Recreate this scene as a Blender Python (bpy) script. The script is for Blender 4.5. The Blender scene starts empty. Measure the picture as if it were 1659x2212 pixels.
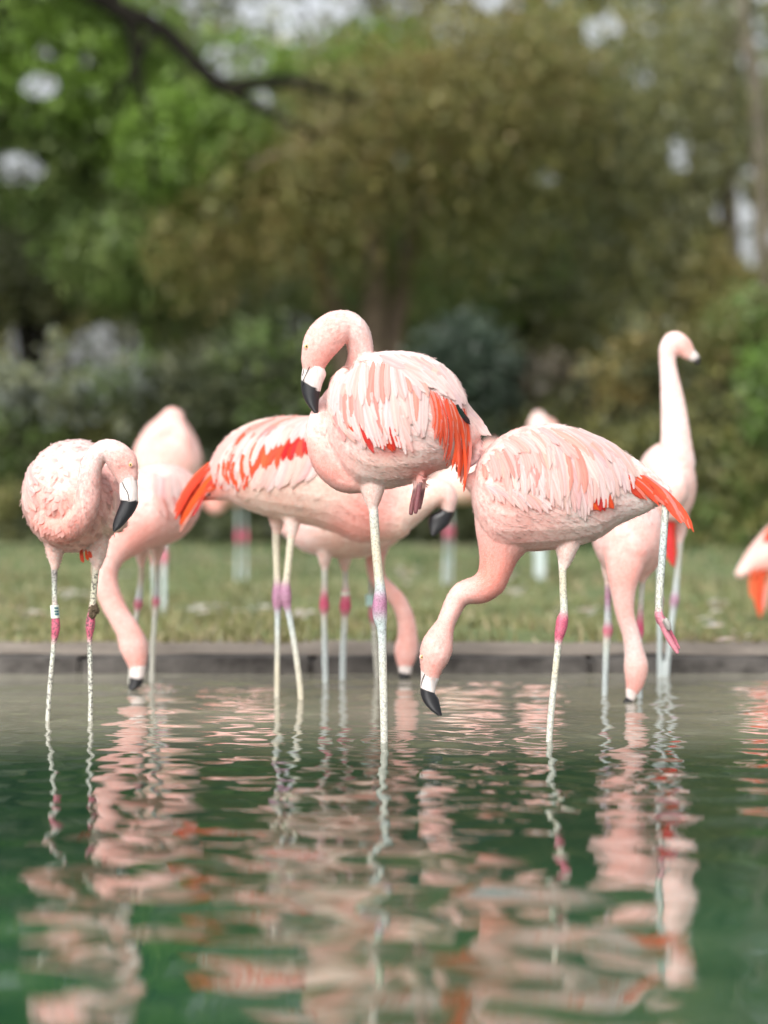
import bpy, bmesh, math, random
import numpy as np
from mathutils import Vector, Matrix
from mathutils.bvhtree import BVHTree
rng = np.random.default_rng(7); random.seed(7)
S = bpy.context.scene; C = S.collection

# ------------------------------------------------------------------ camera, sky, sun, exposure
H = 0.62                     # lens height over the water (m)
F, CX, HY = 4734.0, 829.5, 1040.0    # focal length, centre and horizon in units of 1/2212 of the frame height
cd = bpy.data.cameras.new('camera'); cam = bpy.data.objects.new('camera', cd); C.objects.link(cam)
cam.location = (0, 0, H); cam.rotation_euler = (math.pi/2, 0, 0)
cd.sensor_width = 36; cd.lens = 36*F/2212; cd.shift_y = -66/2212; cd.clip_end = 2000; cd.clip_start = .05
cd.dof.use_dof = True; cd.dof.focus_distance = 5.33; cd.dof.aperture_fstop = 1.42
S.camera = cam
w = bpy.data.worlds.new('World'); S.world = w; w.use_nodes = True
nt = w.node_tree; bg = nt.nodes['Background']
sky = nt.nodes.new('ShaderNodeTexSky'); sky.sky_type = 'NISHITA'; sky.sun_disc = False
SUN_EL, SUN_AZ = math.radians(38), math.radians(203)
sky.sun_elevation = SUN_EL; sky.sun_rotation = SUN_AZ
sky.air_density = 1.0; sky.dust_density = 6.0; sky.ozone_density = .6
hsv = nt.nodes.new('ShaderNodeHueSaturation'); hsv.inputs['Saturation'].default_value = .22
nt.links.new(sky.outputs[0], hsv.inputs['Color']); nt.links.new(hsv.outputs[0], bg.inputs[0])
bg.inputs[1].default_value = .15
sl = bpy.data.lights.new('sun', 'SUN'); sl.energy = 0.9; sl.angle = math.radians(60); sl.color = (1, .97, .92)
so = bpy.data.objects.new('sun', sl); C.objects.link(so)
# sun direction: rotation 0 = +Y, clockwise seen from above
dv = Vector((math.sin(SUN_AZ)*math.cos(SUN_EL), math.cos(SUN_AZ)*math.cos(SUN_EL), math.sin(SUN_EL)))
so.rotation_euler = dv.to_track_quat('Z', 'Y').to_euler()
S.view_settings.view_transform = 'Standard'; S.view_settings.look = 'None'
S.view_settings.exposure = 0.78; S.view_settings.gamma = 1; S.view_settings.use_curve_mapping = False
S.cycles.use_denoising = True; S.cycles.denoiser = 'OPENIMAGEDENOISE'
S.cycles.max_bounces = 6; S.cycles.transparent_max_bounces = 4; S.cycles.caustics_reflective = False
S.cycles.sample_clamp_indirect = 6

def P(px, py, Y):
    return np.array(((px-CX)/F*Y, Y, H-(py-HY)/F*Y))

# ------------------------------------------------------------------ colours
COL = dict(W=(.84,.68,.66), P=(.83,.555,.52), Q=(.82,.47,.43), S=(.80,.36,.305), O=(.85,.115,.045), R=(.62,.045,.03),
           C=(.82,.65,.58), T=(.82,.70,.66), L=(.60,.60,.53), Y=(.62,.575,.45), X=(.20,.065,.07), G=(.50,.56,.56), K=(.58,.13,.20), V=(.42,.22,.32),
           B=(.012,.012,.015), E=(.70,.62,.60), D=(.20,.06,.07), F=(.62,.22,.28), A=(.83,.61,.57), N=(.35,.33,.31), M=(.30,.34,.33))

# ------------------------------------------------------------------ materials
def newmat(name):
    m = bpy.data.materials.new(name); m.use_nodes = True
    return m, m.node_tree.nodes, m.node_tree.links, m.node_tree.nodes['Principled BSDF']
def mixc(n, l, fac, a, b, mode='MIX'):
    x = n.new('ShaderNodeMix'); x.data_type = 'RGBA'; x.blend_type = mode
    for v, s in ((fac, x.inputs[0]), (a, x.inputs[6]), (b, x.inputs[7])):
        if hasattr(v, 'links'): l.new(v, s)
        elif isinstance(v, (int, float)): s.default_value = v
        else: s.default_value = (*v, 1)
    return x.outputs[2]
def ramp(n, l, src, stops):
    r = n.new('ShaderNodeValToRGB'); l.new(src, r.inputs[0])
    while len(r.color_ramp.elements) < len(stops): r.color_ramp.elements.new(.5)
    for e, (p, c) in zip(r.color_ramp.elements, stops):
        e.position = p; e.color = (*c, 1) if not isinstance(c, (int, float)) else (c, c, c, 1)
    return r.outputs[0]
def noise(n, l, scale, detail=3, vec=None, rough=.5):
    x = n.new('ShaderNodeTexNoise'); x.inputs['Scale'].default_value = scale; x.inputs['Detail'].default_value = detail
    x.inputs['Roughness'].default_value = rough
    if vec: l.new(vec, x.inputs['Vector'])
    return x.outputs['Fac']
def mapped(n, l, scale, out='Object'):
    t = n.new('ShaderNodeTexCoord'); mp = n.new('ShaderNodeMapping'); mp.inputs['Scale'].default_value = scale
    l.new(t.outputs[out], mp.inputs['Vector']); return mp.outputs[0]
def bump(n, l, h, s, d, b):
    x = n.new('ShaderNodeBump'); x.inputs['Strength'].default_value = s; x.inputs['Distance'].default_value = d
    l.new(h, x.inputs['Height']); l.new(x.outputs[0], b.inputs['Normal'])

def plumage_mat(name, nscale=135, bs=.14, sheen=.15):
    m, n, l, b = newmat(name)
    a = n.new('ShaderNodeVertexColor'); a.layer_name = 'Col'
    v = mapped(n, l, (1, 1, 1))
    f1 = noise(n, l, nscale, 5, v, .62); f2 = noise(n, l, 16, 3, v)
    c = mixc(n, l, 1.0, a.outputs[0], ramp(n, l, f1, [(.36, (.92,.77,.74)), (.60, (1, 1, 1))]), 'MULTIPLY')
    c = mixc(n, l, 1.0, c, ramp(n, l, f2, [(.32, (.96,.83,.80)), (.62, (1, 1, 1))]), 'MULTIPLY')
    l.new(c, b.inputs['Base Color']); b.inputs['Roughness'].default_value = .75
    b.inputs['Specular IOR Level'].default_value = .2
    b.inputs['Sheen Weight'].default_value = sheen; b.inputs['Sheen Roughness'].default_value = .5
    b.inputs['Subsurface Weight'].default_value = .55; b.inputs['Subsurface Radius'].default_value = (1, .62, .55); b.inputs['Subsurface Scale'].default_value = .02
    bump(n, l, f1, bs, .003, b)
    return m
M_BODY = plumage_mat('soft_plumage')
def feather_mat():
    m, n, l, b = newmat('feather_vane')
    a = n.new('ShaderNodeVertexColor'); a.layer_name = 'Col'
    v = mapped(n, l, (26, 3, 1), 'UV')
    f = noise(n, l, 1.0, 4, v, .6)
    c = mixc(n, l, 1.0, a.outputs[0], ramp(n, l, f, [(.3, (.84,.76,.75)), (.62, (1, 1, 1))]), 'MULTIPLY')
    l.new(c, b.inputs['Base Color']); b.inputs['Roughness'].default_value = .6
    b.inputs['Specular IOR Level'].default_value = .25; b.inputs['Sheen Weight'].default_value = .1
    bump(n, l, f, .5, .002, b)
    tr = n.new('ShaderNodeBsdfTranslucent'); l.new(c, tr.inputs[0])
    mx = n.new('ShaderNodeMixShader'); mx.inputs[0].default_value = .34
    l.new(b.outputs[0], mx.inputs[1]); l.new(tr.outputs[0], mx.inputs[2])
    l.new(mx.outputs[0], n['Material Output'].inputs[0])
    return m
M_FEATHER = feather_mat()
def leg_mat():
    m, n, l, b = newmat('scaly_leg_skin')
    a = n.new('ShaderNodeVertexColor'); a.layer_name = 'Col'
    v = mapped(n, l, (1, 1, .8))
    vo = n.new('ShaderNodeTexVoronoi'); vo.feature = 'DISTANCE_TO_EDGE'; vo.inputs['Scale'].default_value = 260; l.new(v, vo.inputs['Vector'])
    wr = n.new('ShaderNodeTexNoise'); wr.inputs['Scale'].default_value = 190; wr.inputs['Detail'].default_value = 2; l.new(v, wr.inputs['Vector'])
    sp = ramp(n, l, wr.outputs['Fac'], [(.50, 0.0), (.58, 1.0)])
    mul = n.new('ShaderNodeMath'); mul.operation = 'MULTIPLY'; l.new(sp, mul.inputs[0]); l.new(a.outputs['Alpha'], mul.inputs[1])
    cr = ramp(n, l, vo.outputs['Distance'], [(.02, (.62,.60,.60)), (.10, (1, 1, 1))])
    c = mixc(n, l, .8, a.outputs[0], cr, 'MULTIPLY')
    c = mixc(n, l, mul.outputs[0], c, (.05, .045, .045))
    l.new(c, b.inputs['Base Color']); b.inputs['Roughness'].default_value = .55
    bump(n, l, vo.outputs['Distance'], .6, .002, b)
    return m
M_LEG = leg_mat()
def bill_mat():
    m, n, l, b = newmat('bill_horn')
    a = n.new('ShaderNodeVertexColor'); a.layer_name = 'Col'
    f = noise(n, l, 130, 3, mapped(n, l, (1, 1, .25)))
    c = mixc(n, l, 1.0, a.outputs[0], ramp(n, l, f, [(.3, (.8,.8,.8)), (.65, (1.15, 1.15, 1.15))]), 'MULTIPLY')
    l.new(c, b.inputs['Base Color']); b.inputs['Roughness'].default_value = .38
    bump(n, l, f, .25, .002, b)
    return m
M_BILL = bill_mat()
def plain(name, col, rough=.5, var=.25, scale=40):
    m, n, l, b = newmat(name)
    f = noise(n, l, scale, 3, mapped(n, l, (1, 1, 1)))
    lo = tuple(x*(1-var) for x in col); hi = tuple(min(1, x*(1+var)) for x in col)
    l.new(ramp(n, l, f, [(.3, lo), (.7, hi)]), b.inputs['Base Color']); b.inputs['Roughness'].default_value = rough
    if rough > .8: b.inputs['Specular IOR Level'].default_value = .08
    return m
M_EYE = plain('eye_yellow', (.70,.46,.14), .2, .1); M_PUPIL = plain('pupil_black', (.01,.01,.01), .1)
M_BAND = plain('band_plastic', (.62,.66,.58), .4, .08); M_BANDB = plain('band_cyan_plastic', (.45,.68,.66), .4, .08)
M_INK = plain('band_lettering', (.03,.10,.12), .5)
M_MUD = plain('dried_mud', (.10,.075,.05), .9, .5, 200)
def leaf_mat(name, trans=.35):
    m, n, l, b = newmat(name)
    a = n.new('ShaderNodeVertexColor'); a.layer_name = 'Col'
    l.new(a.outputs[0], b.inputs['Base Color']); b.inputs['Roughness'].default_value = .45
    tr = n.new('ShaderNodeBsdfTranslucent'); l.new(a.outputs[0], tr.inputs[0])
    mx = n.new('ShaderNodeMixShader'); mx.inputs[0].default_value = trans
    l.new(b.outputs[0], mx.inputs[1]); l.new(tr.outputs[0], mx.inputs[2])
    l.new(mx.outputs[0], n['Material Output'].inputs[0])
    return m
M_LEAF = leaf_mat('leaf'); M_GRASS = leaf_mat('grass_blade', .3)
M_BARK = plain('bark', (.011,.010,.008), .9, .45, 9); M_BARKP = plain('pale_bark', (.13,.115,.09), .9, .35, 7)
M_BARKR = plain('reddish_bark', (.20,.15,.12), .9, .4, 8)

# ------------------------------------------------------------------ object helpers
def tag(o, label=None, cat=None, group=None, kind=None):
    for k, v in (('label', label), ('category', cat), ('group', group), ('kind', kind)):
        if v: o[k] = v
    return o
def mesh_obj(name, V, Fc, mat, parent=None, cols=None, smooth=True, uv=None):
    me = bpy.data.meshes.new(name)
    me.from_pydata([tuple(v) for v in V], [], Fc)
    for m in (mat if isinstance(mat, (list, tuple)) else [mat]): me.materials.append(m)
    if cols is not None: set_cols(me, cols)
    if uv is not None:
        ul = me.uv_layers.new(name='UVMap'); li = np.zeros(len(me.loops), np.int32); me.loops.foreach_get('vertex_index', li)
        ul.data.foreach_set('uv', np.asarray(uv, np.float32)[li].ravel())
    if smooth: me.polygons.foreach_set('use_smooth', np.ones(len(me.polygons), bool))
    o = bpy.data.objects.new(name, me); C.objects.link(o)
    if parent: o.parent = parent; o.matrix_parent_inverse = parent.matrix_basis.inverted()
    return o
def set_cols(me, cols):
    cols = np.asarray(cols, np.float32)
    if cols.shape[1] == 3: cols = np.hstack([cols, np.zeros((len(cols), 1), np.float32)])
    at = me.color_attributes.new('Col', 'FLOAT_COLOR', 'POINT'); at.data.foreach_set('color', cols.ravel())
def tris_obj(name, V, T, mat, parent, cols):
    """big leaf / feather masses straight from arrays"""
    me = bpy.data.meshes.new(name); V = np.asarray(V, np.float32); T = np.asarray(T, np.int32)
    me.vertices.add(len(V)); me.vertices.foreach_set('co', V.ravel())
    me.loops.add(T.size); me.loops.foreach_set('vertex_index', T.ravel())
    k = T.shape[1]; me.polygons.add(len(T)); me.polygons.foreach_set('loop_start', np.arange(len(T), dtype=np.int32)*k)
    me.update(calc_edges=True); me.validate(); me.materials.append(mat); set_cols(me, cols)
    me.polygons.foreach_set('use_smooth', np.ones(len(me.polygons), bool))
    o = bpy.data.objects.new(name, me); C.objects.link(o)
    if parent: o.parent = parent; o.matrix_parent_inverse = parent.matrix_basis.inverted()
    return o
def empty(name, loc, label=None, cat=None, group=None):
    o = bpy.data.objects.new(name, None); o.empty_display_size = .1; C.objects.link(o); o.location = tuple(loc)
    return tag(o, label, cat, group)
def crom(A, n):
    """Catmull-Rom through rows of A, n samples per span"""
    A = np.asarray(A, float); out = []
    Pd = np.vstack([2*A[0]-A[1], A, 2*A[-1]-A[-2]])
    for i in range(1, len(Pd)-2):
        p0, p1, p2, p3 = Pd[i-1:i+3]
        for t in np.arange(n)/n:
            out.append(.5*((2*p1)+(-p0+p2)*t+(2*p0-5*p1+4*p2-p3)*t*t+(-p0+3*p1-3*p2+p3)*t**3))
    out.append(A[-1]); return np.array(out)
def ring_loft(cen, A, Bv, ra, rb, nr=20, caps=True):
    """closed tube: centres, unit axes A,B and radii; round caps"""
    if caps:
        t0 = cen[0]-cen[1]; t0 /= np.linalg.norm(t0)+1e-9; t1 = cen[-1]-cen[-2]; t1 /= np.linalg.norm(t1)+1e-9
        pre, post = [], []
        for ang in (75, 45, 20):
            s, c = math.sin(math.radians(ang)), math.cos(math.radians(ang))
            r0 = min(ra[0], rb[0]); r1 = min(ra[-1], rb[-1])
            pre.append((cen[0]+t0*s*r0*.8, A[0], Bv[0], ra[0]*c, rb[0]*c)); post.append((cen[-1]+t1*s*r1*.8, A[-1], Bv[-1], ra[-1]*c, rb[-1]*c))
        post = post[::-1]
        cen = np.vstack([[p[0] for p in pre], cen, [p[0] for p in post]]); A = np.vstack([[p[1] for p in pre], A, [p[1] for p in post]])
        Bv = np.vstack([[p[2] for p in pre], Bv, [p[2] for p in post]])
        ra = np.concatenate([[p[3] for p in pre], ra, [p[3] for p in post]]); rb = np.concatenate([[p[4] for p in pre], rb, [p[4] for p in post]])
    th = np.arange(nr)/nr*2*math.pi; n = len(cen)
    V = (cen[:, None]+A[:, None]*(ra[:, None]*np.cos(th))[..., None]+Bv[:, None]*(rb[:, None]*np.sin(th))[..., None]).reshape(-1, 3)
    Fc = [(i*nr+j, i*nr+(j+1) % nr, (i+1)*nr+(j+1) % nr, (i+1)*nr+j) for i in range(n-1) for j in range(nr)]
    Fc += [tuple(range(nr))[::-1], tuple((n-1)*nr+j for j in range(nr))]
    return V, Fc

# ------------------------------------------------------------------ flamingo builder
# a tube is {'k':'t'|'s', 'pts':[...], 'fl':feather length, 'skin':bool, 'ax':bool}
#   't': (x, y, r, rd_ratio, dY, colour)      's': ((x1,y1),(x2,y2), rd, dY, colour)
def tube(pts, fl=0, skin=False, ax=False, speck=0, n=5, fs=1): return dict(k='t', pts=pts, fl=fl, skin=skin, ax=ax, sp=speck, n=n, fs=fs)
def sect(pts, fl=0, skin=False, speck=0, n=5, fs=1): return dict(k='s', pts=pts, fl=fl, skin=skin, ax=False, sp=speck, n=n, fs=fs)
def resolve(tb, Y):
    u = Y/F
    if tb['k'] == 't':
        ps = [tuple(p)+(1.0, 0.0, 'P')[len(p)-3:] if len(p) < 6 else p for p in tb['pts']]
        rows = [np.concatenate([P(x, y, Y)+np.array((0, dy, 0)), [r*u, r*rr*u], COL[c]]) for x, y, r, rr, dy, c in ps]
        R = crom(rows, tb['n']); cen = R[:, :3]; T = np.gradient(cen, axis=0); T /= np.linalg.norm(T, axis=1)[:, None]+1e-9
        ref = np.array((0, 0, 1.)) if tb['ax'] else np.array((0, 1., 0))
        Bv = ref-T*(T@ref)[:, None]; Bv /= np.linalg.norm(Bv, axis=1)[:, None]+1e-9; A = np.cross(T, Bv)
        ra, rb, col = R[:, 3], R[:, 4], R[:, 5:8]
    else:
        rows = []
        for (a, b, rd, dy, c) in tb['pts']:
            rows.append(np.concatenate([P(*a, Y)+np.array((0, dy, 0)), P(*b, Y)+np.array((0, dy, 0)), [rd*u], COL[c]]))
        R = crom(rows, tb['n']); cen = (R[:, :3]+R[:, 3:6])/2; d = R[:, :3]-R[:, 3:6]; L = np.linalg.norm(d, axis=1)
        A = d/L[:, None]; Bv = np.tile((0, 1., 0), (len(A), 1)); ra, rb, col = L/2, R[:, 6], R[:, 7:10]
        T = np.gradient(cen, axis=0); T /= np.linalg.norm(T, axis=1)[:, None]+1e-9
    return cen, A, Bv, np.maximum(ra, 1e-4), np.maximum(rb, 1e-4), np.clip(col, 0.005, 1), T

def bird(spec):
    Y = spec['Y']; u = Y/F; vox = spec.get('vox', .005)
    fx, fy = spec['foot']
    root = empty('flamingo', P(fx, fy, Y), spec['label'], 'flamingo', 'flamingos at the pond')
    Vs, Fs, off = [], [], 0; st = []
    for tb in spec['tubes']:
        cen, A, Bv, ra, rb, col, T = resolve(tb, Y)
        V, Fc = ring_loft(cen, A, Bv, ra, rb, 12 if tb['skin'] else 22)
        Vs.append(V); Fs += [tuple(i+off for i in f) for f in Fc]; off += len(V)
        for i in range(len(cen)): st.append(np.concatenate([cen[i], [ra[i], rb[i]], A[i], Bv[i], T[i], col[i], T[i]*tb['fs'], [tb['fl']*u, tb['skin'], tb['sp']]]))
    st = np.array(st)
    o = mesh_obj('body', np.vstack(Vs), Fs, [M_BODY, M_LEG])
    md = o.modifiers.new('r', 'REMESH'); md.mode = 'VOXEL'; md.voxel_size = vox
    sm = o.modifiers.new('s', 'LAPLACIANSMOOTH') if False else o.modifiers.new('s', 'SMOOTH'); sm.factor = .5; sm.iterations = spec.get('smooth', 3)
    dg = bpy.context.evaluated_depsgraph_get(); me = bpy.data.meshes.new_from_object(o.evaluated_get(dg)); o.modifiers.clear()
    old = o.data; o.data = me; bpy.data.meshes.remove(old); me.name = 'body'
    if len(me.materials) < 2:
        me.materials.clear(); me.materials.append(M_BODY); me.materials.append(M_LEG)
    nv = len(me.vertices); co = np.zeros(nv*3, np.float32); me.vertices.foreach_get('co', co); co = co.reshape(-1, 3)
    # nearest-station blending of colour, flow, feather length, skin
    X = np.zeros((nv, st.shape[1]-14))
    for s in range(0, nv, 6000):
        rel = co[s:s+6000, None]-st[None, :, :3]; rm = np.minimum(st[:, 3], st[:, 4])
        qa = np.einsum('vsk,sk->vs', rel, st[:, 5:8])/st[:, 3]; qb = np.einsum('vsk,sk->vs', rel, st[:, 8:11])/st[:, 4]; qt = np.einsum('vsk,sk->vs', rel, st[:, 11:14])/rm
        d = np.maximum(np.sqrt(qa*qa+qb*qb+qt*qt)-.96, 0)*rm+2*u
        wt = d**-3.5; wt /= wt.sum(1)[:, None]; X[s:s+6000] = wt@st[:, 14:]
    col = X[:, :3].copy(); flow = X[:, 3:6]; fl = X[:, 6]; skin = X[:, 7]
    pxy = np.stack([CX+co[:, 0]/co[:, 1]*F, HY-(co[:, 2]-H)/co[:, 1]*F], 1)
    for (bx, by, rx, ry, c, k) in spec.get('patch', []):
        g = np.exp(-(((pxy[:, 0]-bx)/rx)**2+((pxy[:, 1]-by)/ry)**2))*k
        g = (g*(skin < .5))[:, None]; col = col*(1-g)+np.array(COL[c])*g
    set_cols(me, np.hstack([col, (X[:, 8]*(skin > .3))[:, None]]))
    me.polygons.foreach_set('use_smooth', np.ones(len(me.polygons), bool))
    npoly = len(me.polygons); li = np.zeros(npoly*4, np.int32); ls = np.zeros(npoly, np.int32); me.polygons.foreach_get('loop_start', ls)
    lv = np.zeros(len(me.loops), np.int32); me.loops.foreach_get('vertex_index', lv)
    me.polygons.foreach_set('material_index', (skin[lv[ls]] > .55).astype(np.int32))
    nrm = np.zeros(nv*3, np.float32); me.vertices.foreach_get('normal', nrm); nrm = nrm.reshape(-1, 3)
    o.parent = root; o.matrix_parent_inverse = root.matrix_basis.inverted() if False else Matrix.Translation(-Vector(root.location))
    polys = [tuple(p.vertices) for p in me.polygons]
    bvh = BVHTree.FromPolygons([tuple(v) for v in co], polys)
    camo = Vector((0, 0, H))
    def hit(px, py):
        dr = Vector(P(px, py, 1.0))-camo; dr.normalize()
        r = bvh.ray_cast(camo, dr, 30); return r[0]
    def hitn(px, py):
        dr = Vector(P(px, py, 1.0))-camo; dr.normalize(); r = bvh.ray_cast(camo, dr, 30); return r[1]
    # ---- small contour feathers, one mass
    dens = spec.get('dens', 0)
    if dens:
        tri = np.array([(p[0], p[i], p[i+1]) for p in polys for i in range(1, len(p)-1)])
        a, b, c = co[tri[:, 0]], co[tri[:, 1]], co[tri[:, 2]]
        ar = np.linalg.norm(np.cross(b-a, c-a), axis=1)/2; l3 = fl[tri].mean(1); ok = (l3 > 2.5*u) & (skin[tri].mean(1) < .3)
        wgt = np.where(ok, ar/np.maximum(l3, .004)**2, 0); N = int(min(spec.get('maxf', 9000), dens*wgt.sum()))
        ii = rng.choice(len(tri), N, p=wgt/wgt.sum()); bc = rng.dirichlet((1, 1, 1), N)
        p = np.einsum('nk,nkd->nd', bc, co[tri[ii]]); nn = np.einsum('nk,nkd->nd', bc, nrm[tri[ii]]); nn /= np.linalg.norm(nn, axis=1)[:, None]
        cc = np.einsum('nk,nkd->nd', bc, col[tri[ii]]); fw = -np.einsum('nk,nkd->nd', bc, flow[tri[ii]])
        fw += np.array((0, 0, -spec.get('grav', .3)))+rng.normal(0, .16, (N, 3))
        fw -= nn*(fw*nn).sum(1)[:, None]; fw /= np.linalg.norm(fw, axis=1)[:, None]+1e-9; sd = np.cross(nn, fw)
        L = l3[ii]*rng.uniform(.7, 1.25, N); W = L*rng.uniform(.6, .95, N)*spec.get('fw', .30); L, W = L[:, None], W[:, None]
        lift = rng.uniform(.0, spec.get('lift', .045), N)[:, None]
        fz = rng.random(N) < .16; W[fz] *= .22; L[fz] *= .9; lift[fz] = rng.uniform(.12, .42, (fz.sum(), 1))
        v0 = p-nn*.0004; vm = p+fw*L*.5+nn*(.0008+L*(.03+lift*.5)); vl = p+fw*L*.5+sd*W*.5+nn*(.0006+L*(.012+lift*.4)); vr = p+fw*L*.5-sd*W*.5+nn*(.0006+L*(.012+lift*.4))
        vt = p+fw*L+nn*(.0006+L*(.01+lift*.8))
        V = np.stack([v0, vl, vm, vr, vt], 1).reshape(-1, 3); b0 = np.arange(N)[:, None]*5
        T3 = np.concatenate([b0+np.array(k) for k in ((0, 2, 1), (0, 3, 2), (1, 2, 4), (2, 3, 4))], 0)
        cc = np.clip(cc*rng.normal(1.02, .055, (N, 1))*(1+rng.normal(0, .05, (N, 1))*np.array((0, 1, 1))), .005, .92)
        pale = np.clip(cc*.72+np.array((.82,.70,.66))*.28, 0, .92)
        cols = np.stack([cc*np.array((.93,.82,.80)), pale, cc, pale, pale], 1).reshape(-1, 3)
        cp = tris_obj('contour_plumage', V, T3, M_FEATHER, root, cols); tag(cp, kind='stuff')
        nc = nn+rng.normal(0, .10, (N, 3)); cn = np.repeat(nc, 5, 0)+np.stack([nn*0, sd, nn*0, -sd, fw*.5], 1).reshape(-1, 3)*spec.get('cnk', .22)
        cn /= np.linalg.norm(cn, axis=1)[:, None]; cp.data.normals_split_custom_set_from_vertices(cn.tolist())
    # ---- long feathers in rows, each an object
    for row in spec.get('rows', []):
        rc, tc = crom(np.array(row['root'], float), 12), crom(np.array(row['tip'], float), 12); n = row['n']
        ks = [('A', k) for k in range(n)]
        for _, k in ks:
            s = (k+.5)/n; jit = row.get('j', 5)
            a = rc[int(s*(len(rc)-1))]+np.clip(rng.normal(0, jit*.5, 2), -5, 5)*np.array((1, .6)); b = tc[int(s*(len(tc)-1))]+np.clip(rng.normal(0, jit*.8, 2), -13, 13); b = a+(b-a)*rng.uniform(.87, 1.04)
            bow = row.get('bow', .06); d = b-a; LL = np.hypot(*d); pn = np.array((-d[1], d[0]))/LL
            m = (a+b)/2+pn*LL*bow*(1+rng.normal(0, .3)); W = row['w']*rng.uniform(.85, 1.15)
            NS = 7; cen = []; hits = []
            for i in range(NS):
                q = i/(NS-1); cen.append((1-q)**2*a+2*q*(1-q)*(2*m-(a+b)/2)+q*q*b)
            last = None
            for q in cen:
                hp = hit(*q); hits.append(hp.y if hp else None)
            good = [h for h in hits if h is not None]
            if not good: hits = [Y+row.get('dy', 0)]*NS
            else:
                for i in range(NS):
                    if hits[i] is None: hits[i] = hits[i-1] if i and hits[i-1] is not None else good[0]
            hy = np.array(hits, float)
            for _r in range(2): hy[1:-1] = (hy[:-2]+hy[1:-1]*2+hy[2:])/4
            lay = .0022+row['layer']*.0010+(k % 3)*.0004+rng.uniform(0, .0006)
            hn = [hitn(*q) for q in cen]; last = Vector((0, -1, .25)).normalized(); NR = []
            hn = [np.array(v if v is not None else last) for v in hn]
            hn = np.array(hn)
            for _r in range(2): hn[1:-1] = (hn[:-2]+hn[1:-1]*2+hn[2:])/4
            V, Cc, UV = [], [], []
            cks = row['cols']; base = np.array(COL[cks[rng.integers(len(cks))]]); base = np.clip(base*rng.normal(1, .04)+rng.normal(0, .012, 3), .005, .9)
            tipc = np.array(COL[row['tipc']]) if 'tipc' in row else base
            for i in range(NS):
                q = i/(NS-1); wv = W*.5*(.55+.45*min(1, q/.35))*(1 if q < .7 else max(row.get('tp', .30), 1-((q-.7)/.33)**2.8))
                tg = cen[min(i+1, NS-1)]-cen[max(i-1, 0)]; tg = tg/np.hypot(*tg); pp = np.array((-tg[1], tg[0]))
                dep = hy[i]-lay*(.3+.7*min(1, q*1.6))-(.003 if i else -.004)
                for sx in (-1, -.5, 0, .5, 1):
                    if i == NS-1 and abs(sx) == 1: qq = cen[i]+pp*wv*sx*.8-tg*W*.12
                    else: qq = cen[i]+pp*wv*sx
                    V.append(P(qq[0], qq[1], dep+abs(sx)**2*.0035*W/18)); UV.append((sx*.5+.5, q+k*.37)); nq = hn[i]*.65+np.array((0, -.33, .12)); nq[2] = max(nq[2], -.12); nq[1] = min(nq[1], -.22); NR.append(nq+np.array((pp[0], 0, -pp[1]))*sx*.26+rng.normal(0, .02, 3))
                    c = base*(1-q*.5)+tipc*q*.5; c = c*(1-.14*(abs(sx) == .5)*np.array((.4, 1, 1))); edge = .25*abs(sx)
                    Cc.append(np.clip(c*(.96 if sx else 1.03)*(1-edge)+np.minimum(c*1.12+.02, .9)*edge, 0, .92))
            Fc = [(i*5+j, i*5+j+1, (i+1)*5+j+1, (i+1)*5+j) for i in range(NS-1) for j in range(4)]
            fo = mesh_obj(row.get('name', 'wing_feather'), V, Fc, M_FEATHER, root, Cc, True, UV); NR = np.array(NR); NR /= np.linalg.norm(NR, axis=1)[:, None]
            fo.data.normals_split_custom_set_from_vertices(NR.tolist())
    # ---- bill, mouth line, eye
    if 'bill' in spec:
        pts = spec['bill']; bo = dict(k='s', pts=pts, n=5, ax=False) if isinstance(pts[0][0], tuple) else dict(k='t', pts=pts, n=5, ax=False)
        cen, A, Bv, ra, rb, col, T = resolve(bo, Y); V, Fc = ring_loft(cen, A, Bv, ra, rb, 18)
        cc = np.vstack([np.repeat(col[:1], 3, 0), col, np.repeat(col[-1:], 3, 0)]); Cv = np.repeat(cc, 18, 0)
        # ragged black edge
        ctr = np.repeat(np.vstack([np.repeat(cen[:1], 3, 0), cen, np.repeat(cen[-1:], 3, 0)]), 18, 0)
        lum = Cv.mean(1)+rng.normal(0, .05, len(Cv)); bw = (lum < .33)[:, None]
        Cv = np.where(bw, np.array(COL['B']), np.maximum(Cv, .5*np.array(COL['E']))); Cv = np.where(bw, Cv, np.array(COL['E'])*.5+Cv*.5)
        mesh_obj('bill', V, Fc, M_BILL, root, Cv)
        if 'mouth' in spec:
            mp = spec['mouth']; cen, A, Bv, ra, rb, col, T = resolve(dict(k='t', pts=[(x, y, .9, 1, dy, 'B') for x, y, dy in mp], n=4, ax=False), Y)
            for i in range(len(cen)):
                hp = None
            V, Fc = ring_loft(cen, A, Bv, ra, rb, 6); mesh_obj('mouth_line', V, Fc, M_PUPIL, root)
    if 'nostril' in spec:
        cen, A, Bv, ra, rb, col, T = resolve(dict(k='t', pts=[(x, y, 1.1, 1, dy, 'D') for x, y, dy in spec['nostril']], n=3, ax=False), Y)
        V, Fc = ring_loft(cen, A, Bv, ra, rb, 6); mesh_obj('nostril', V, Fc, M_PUPIL, root)
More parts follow.
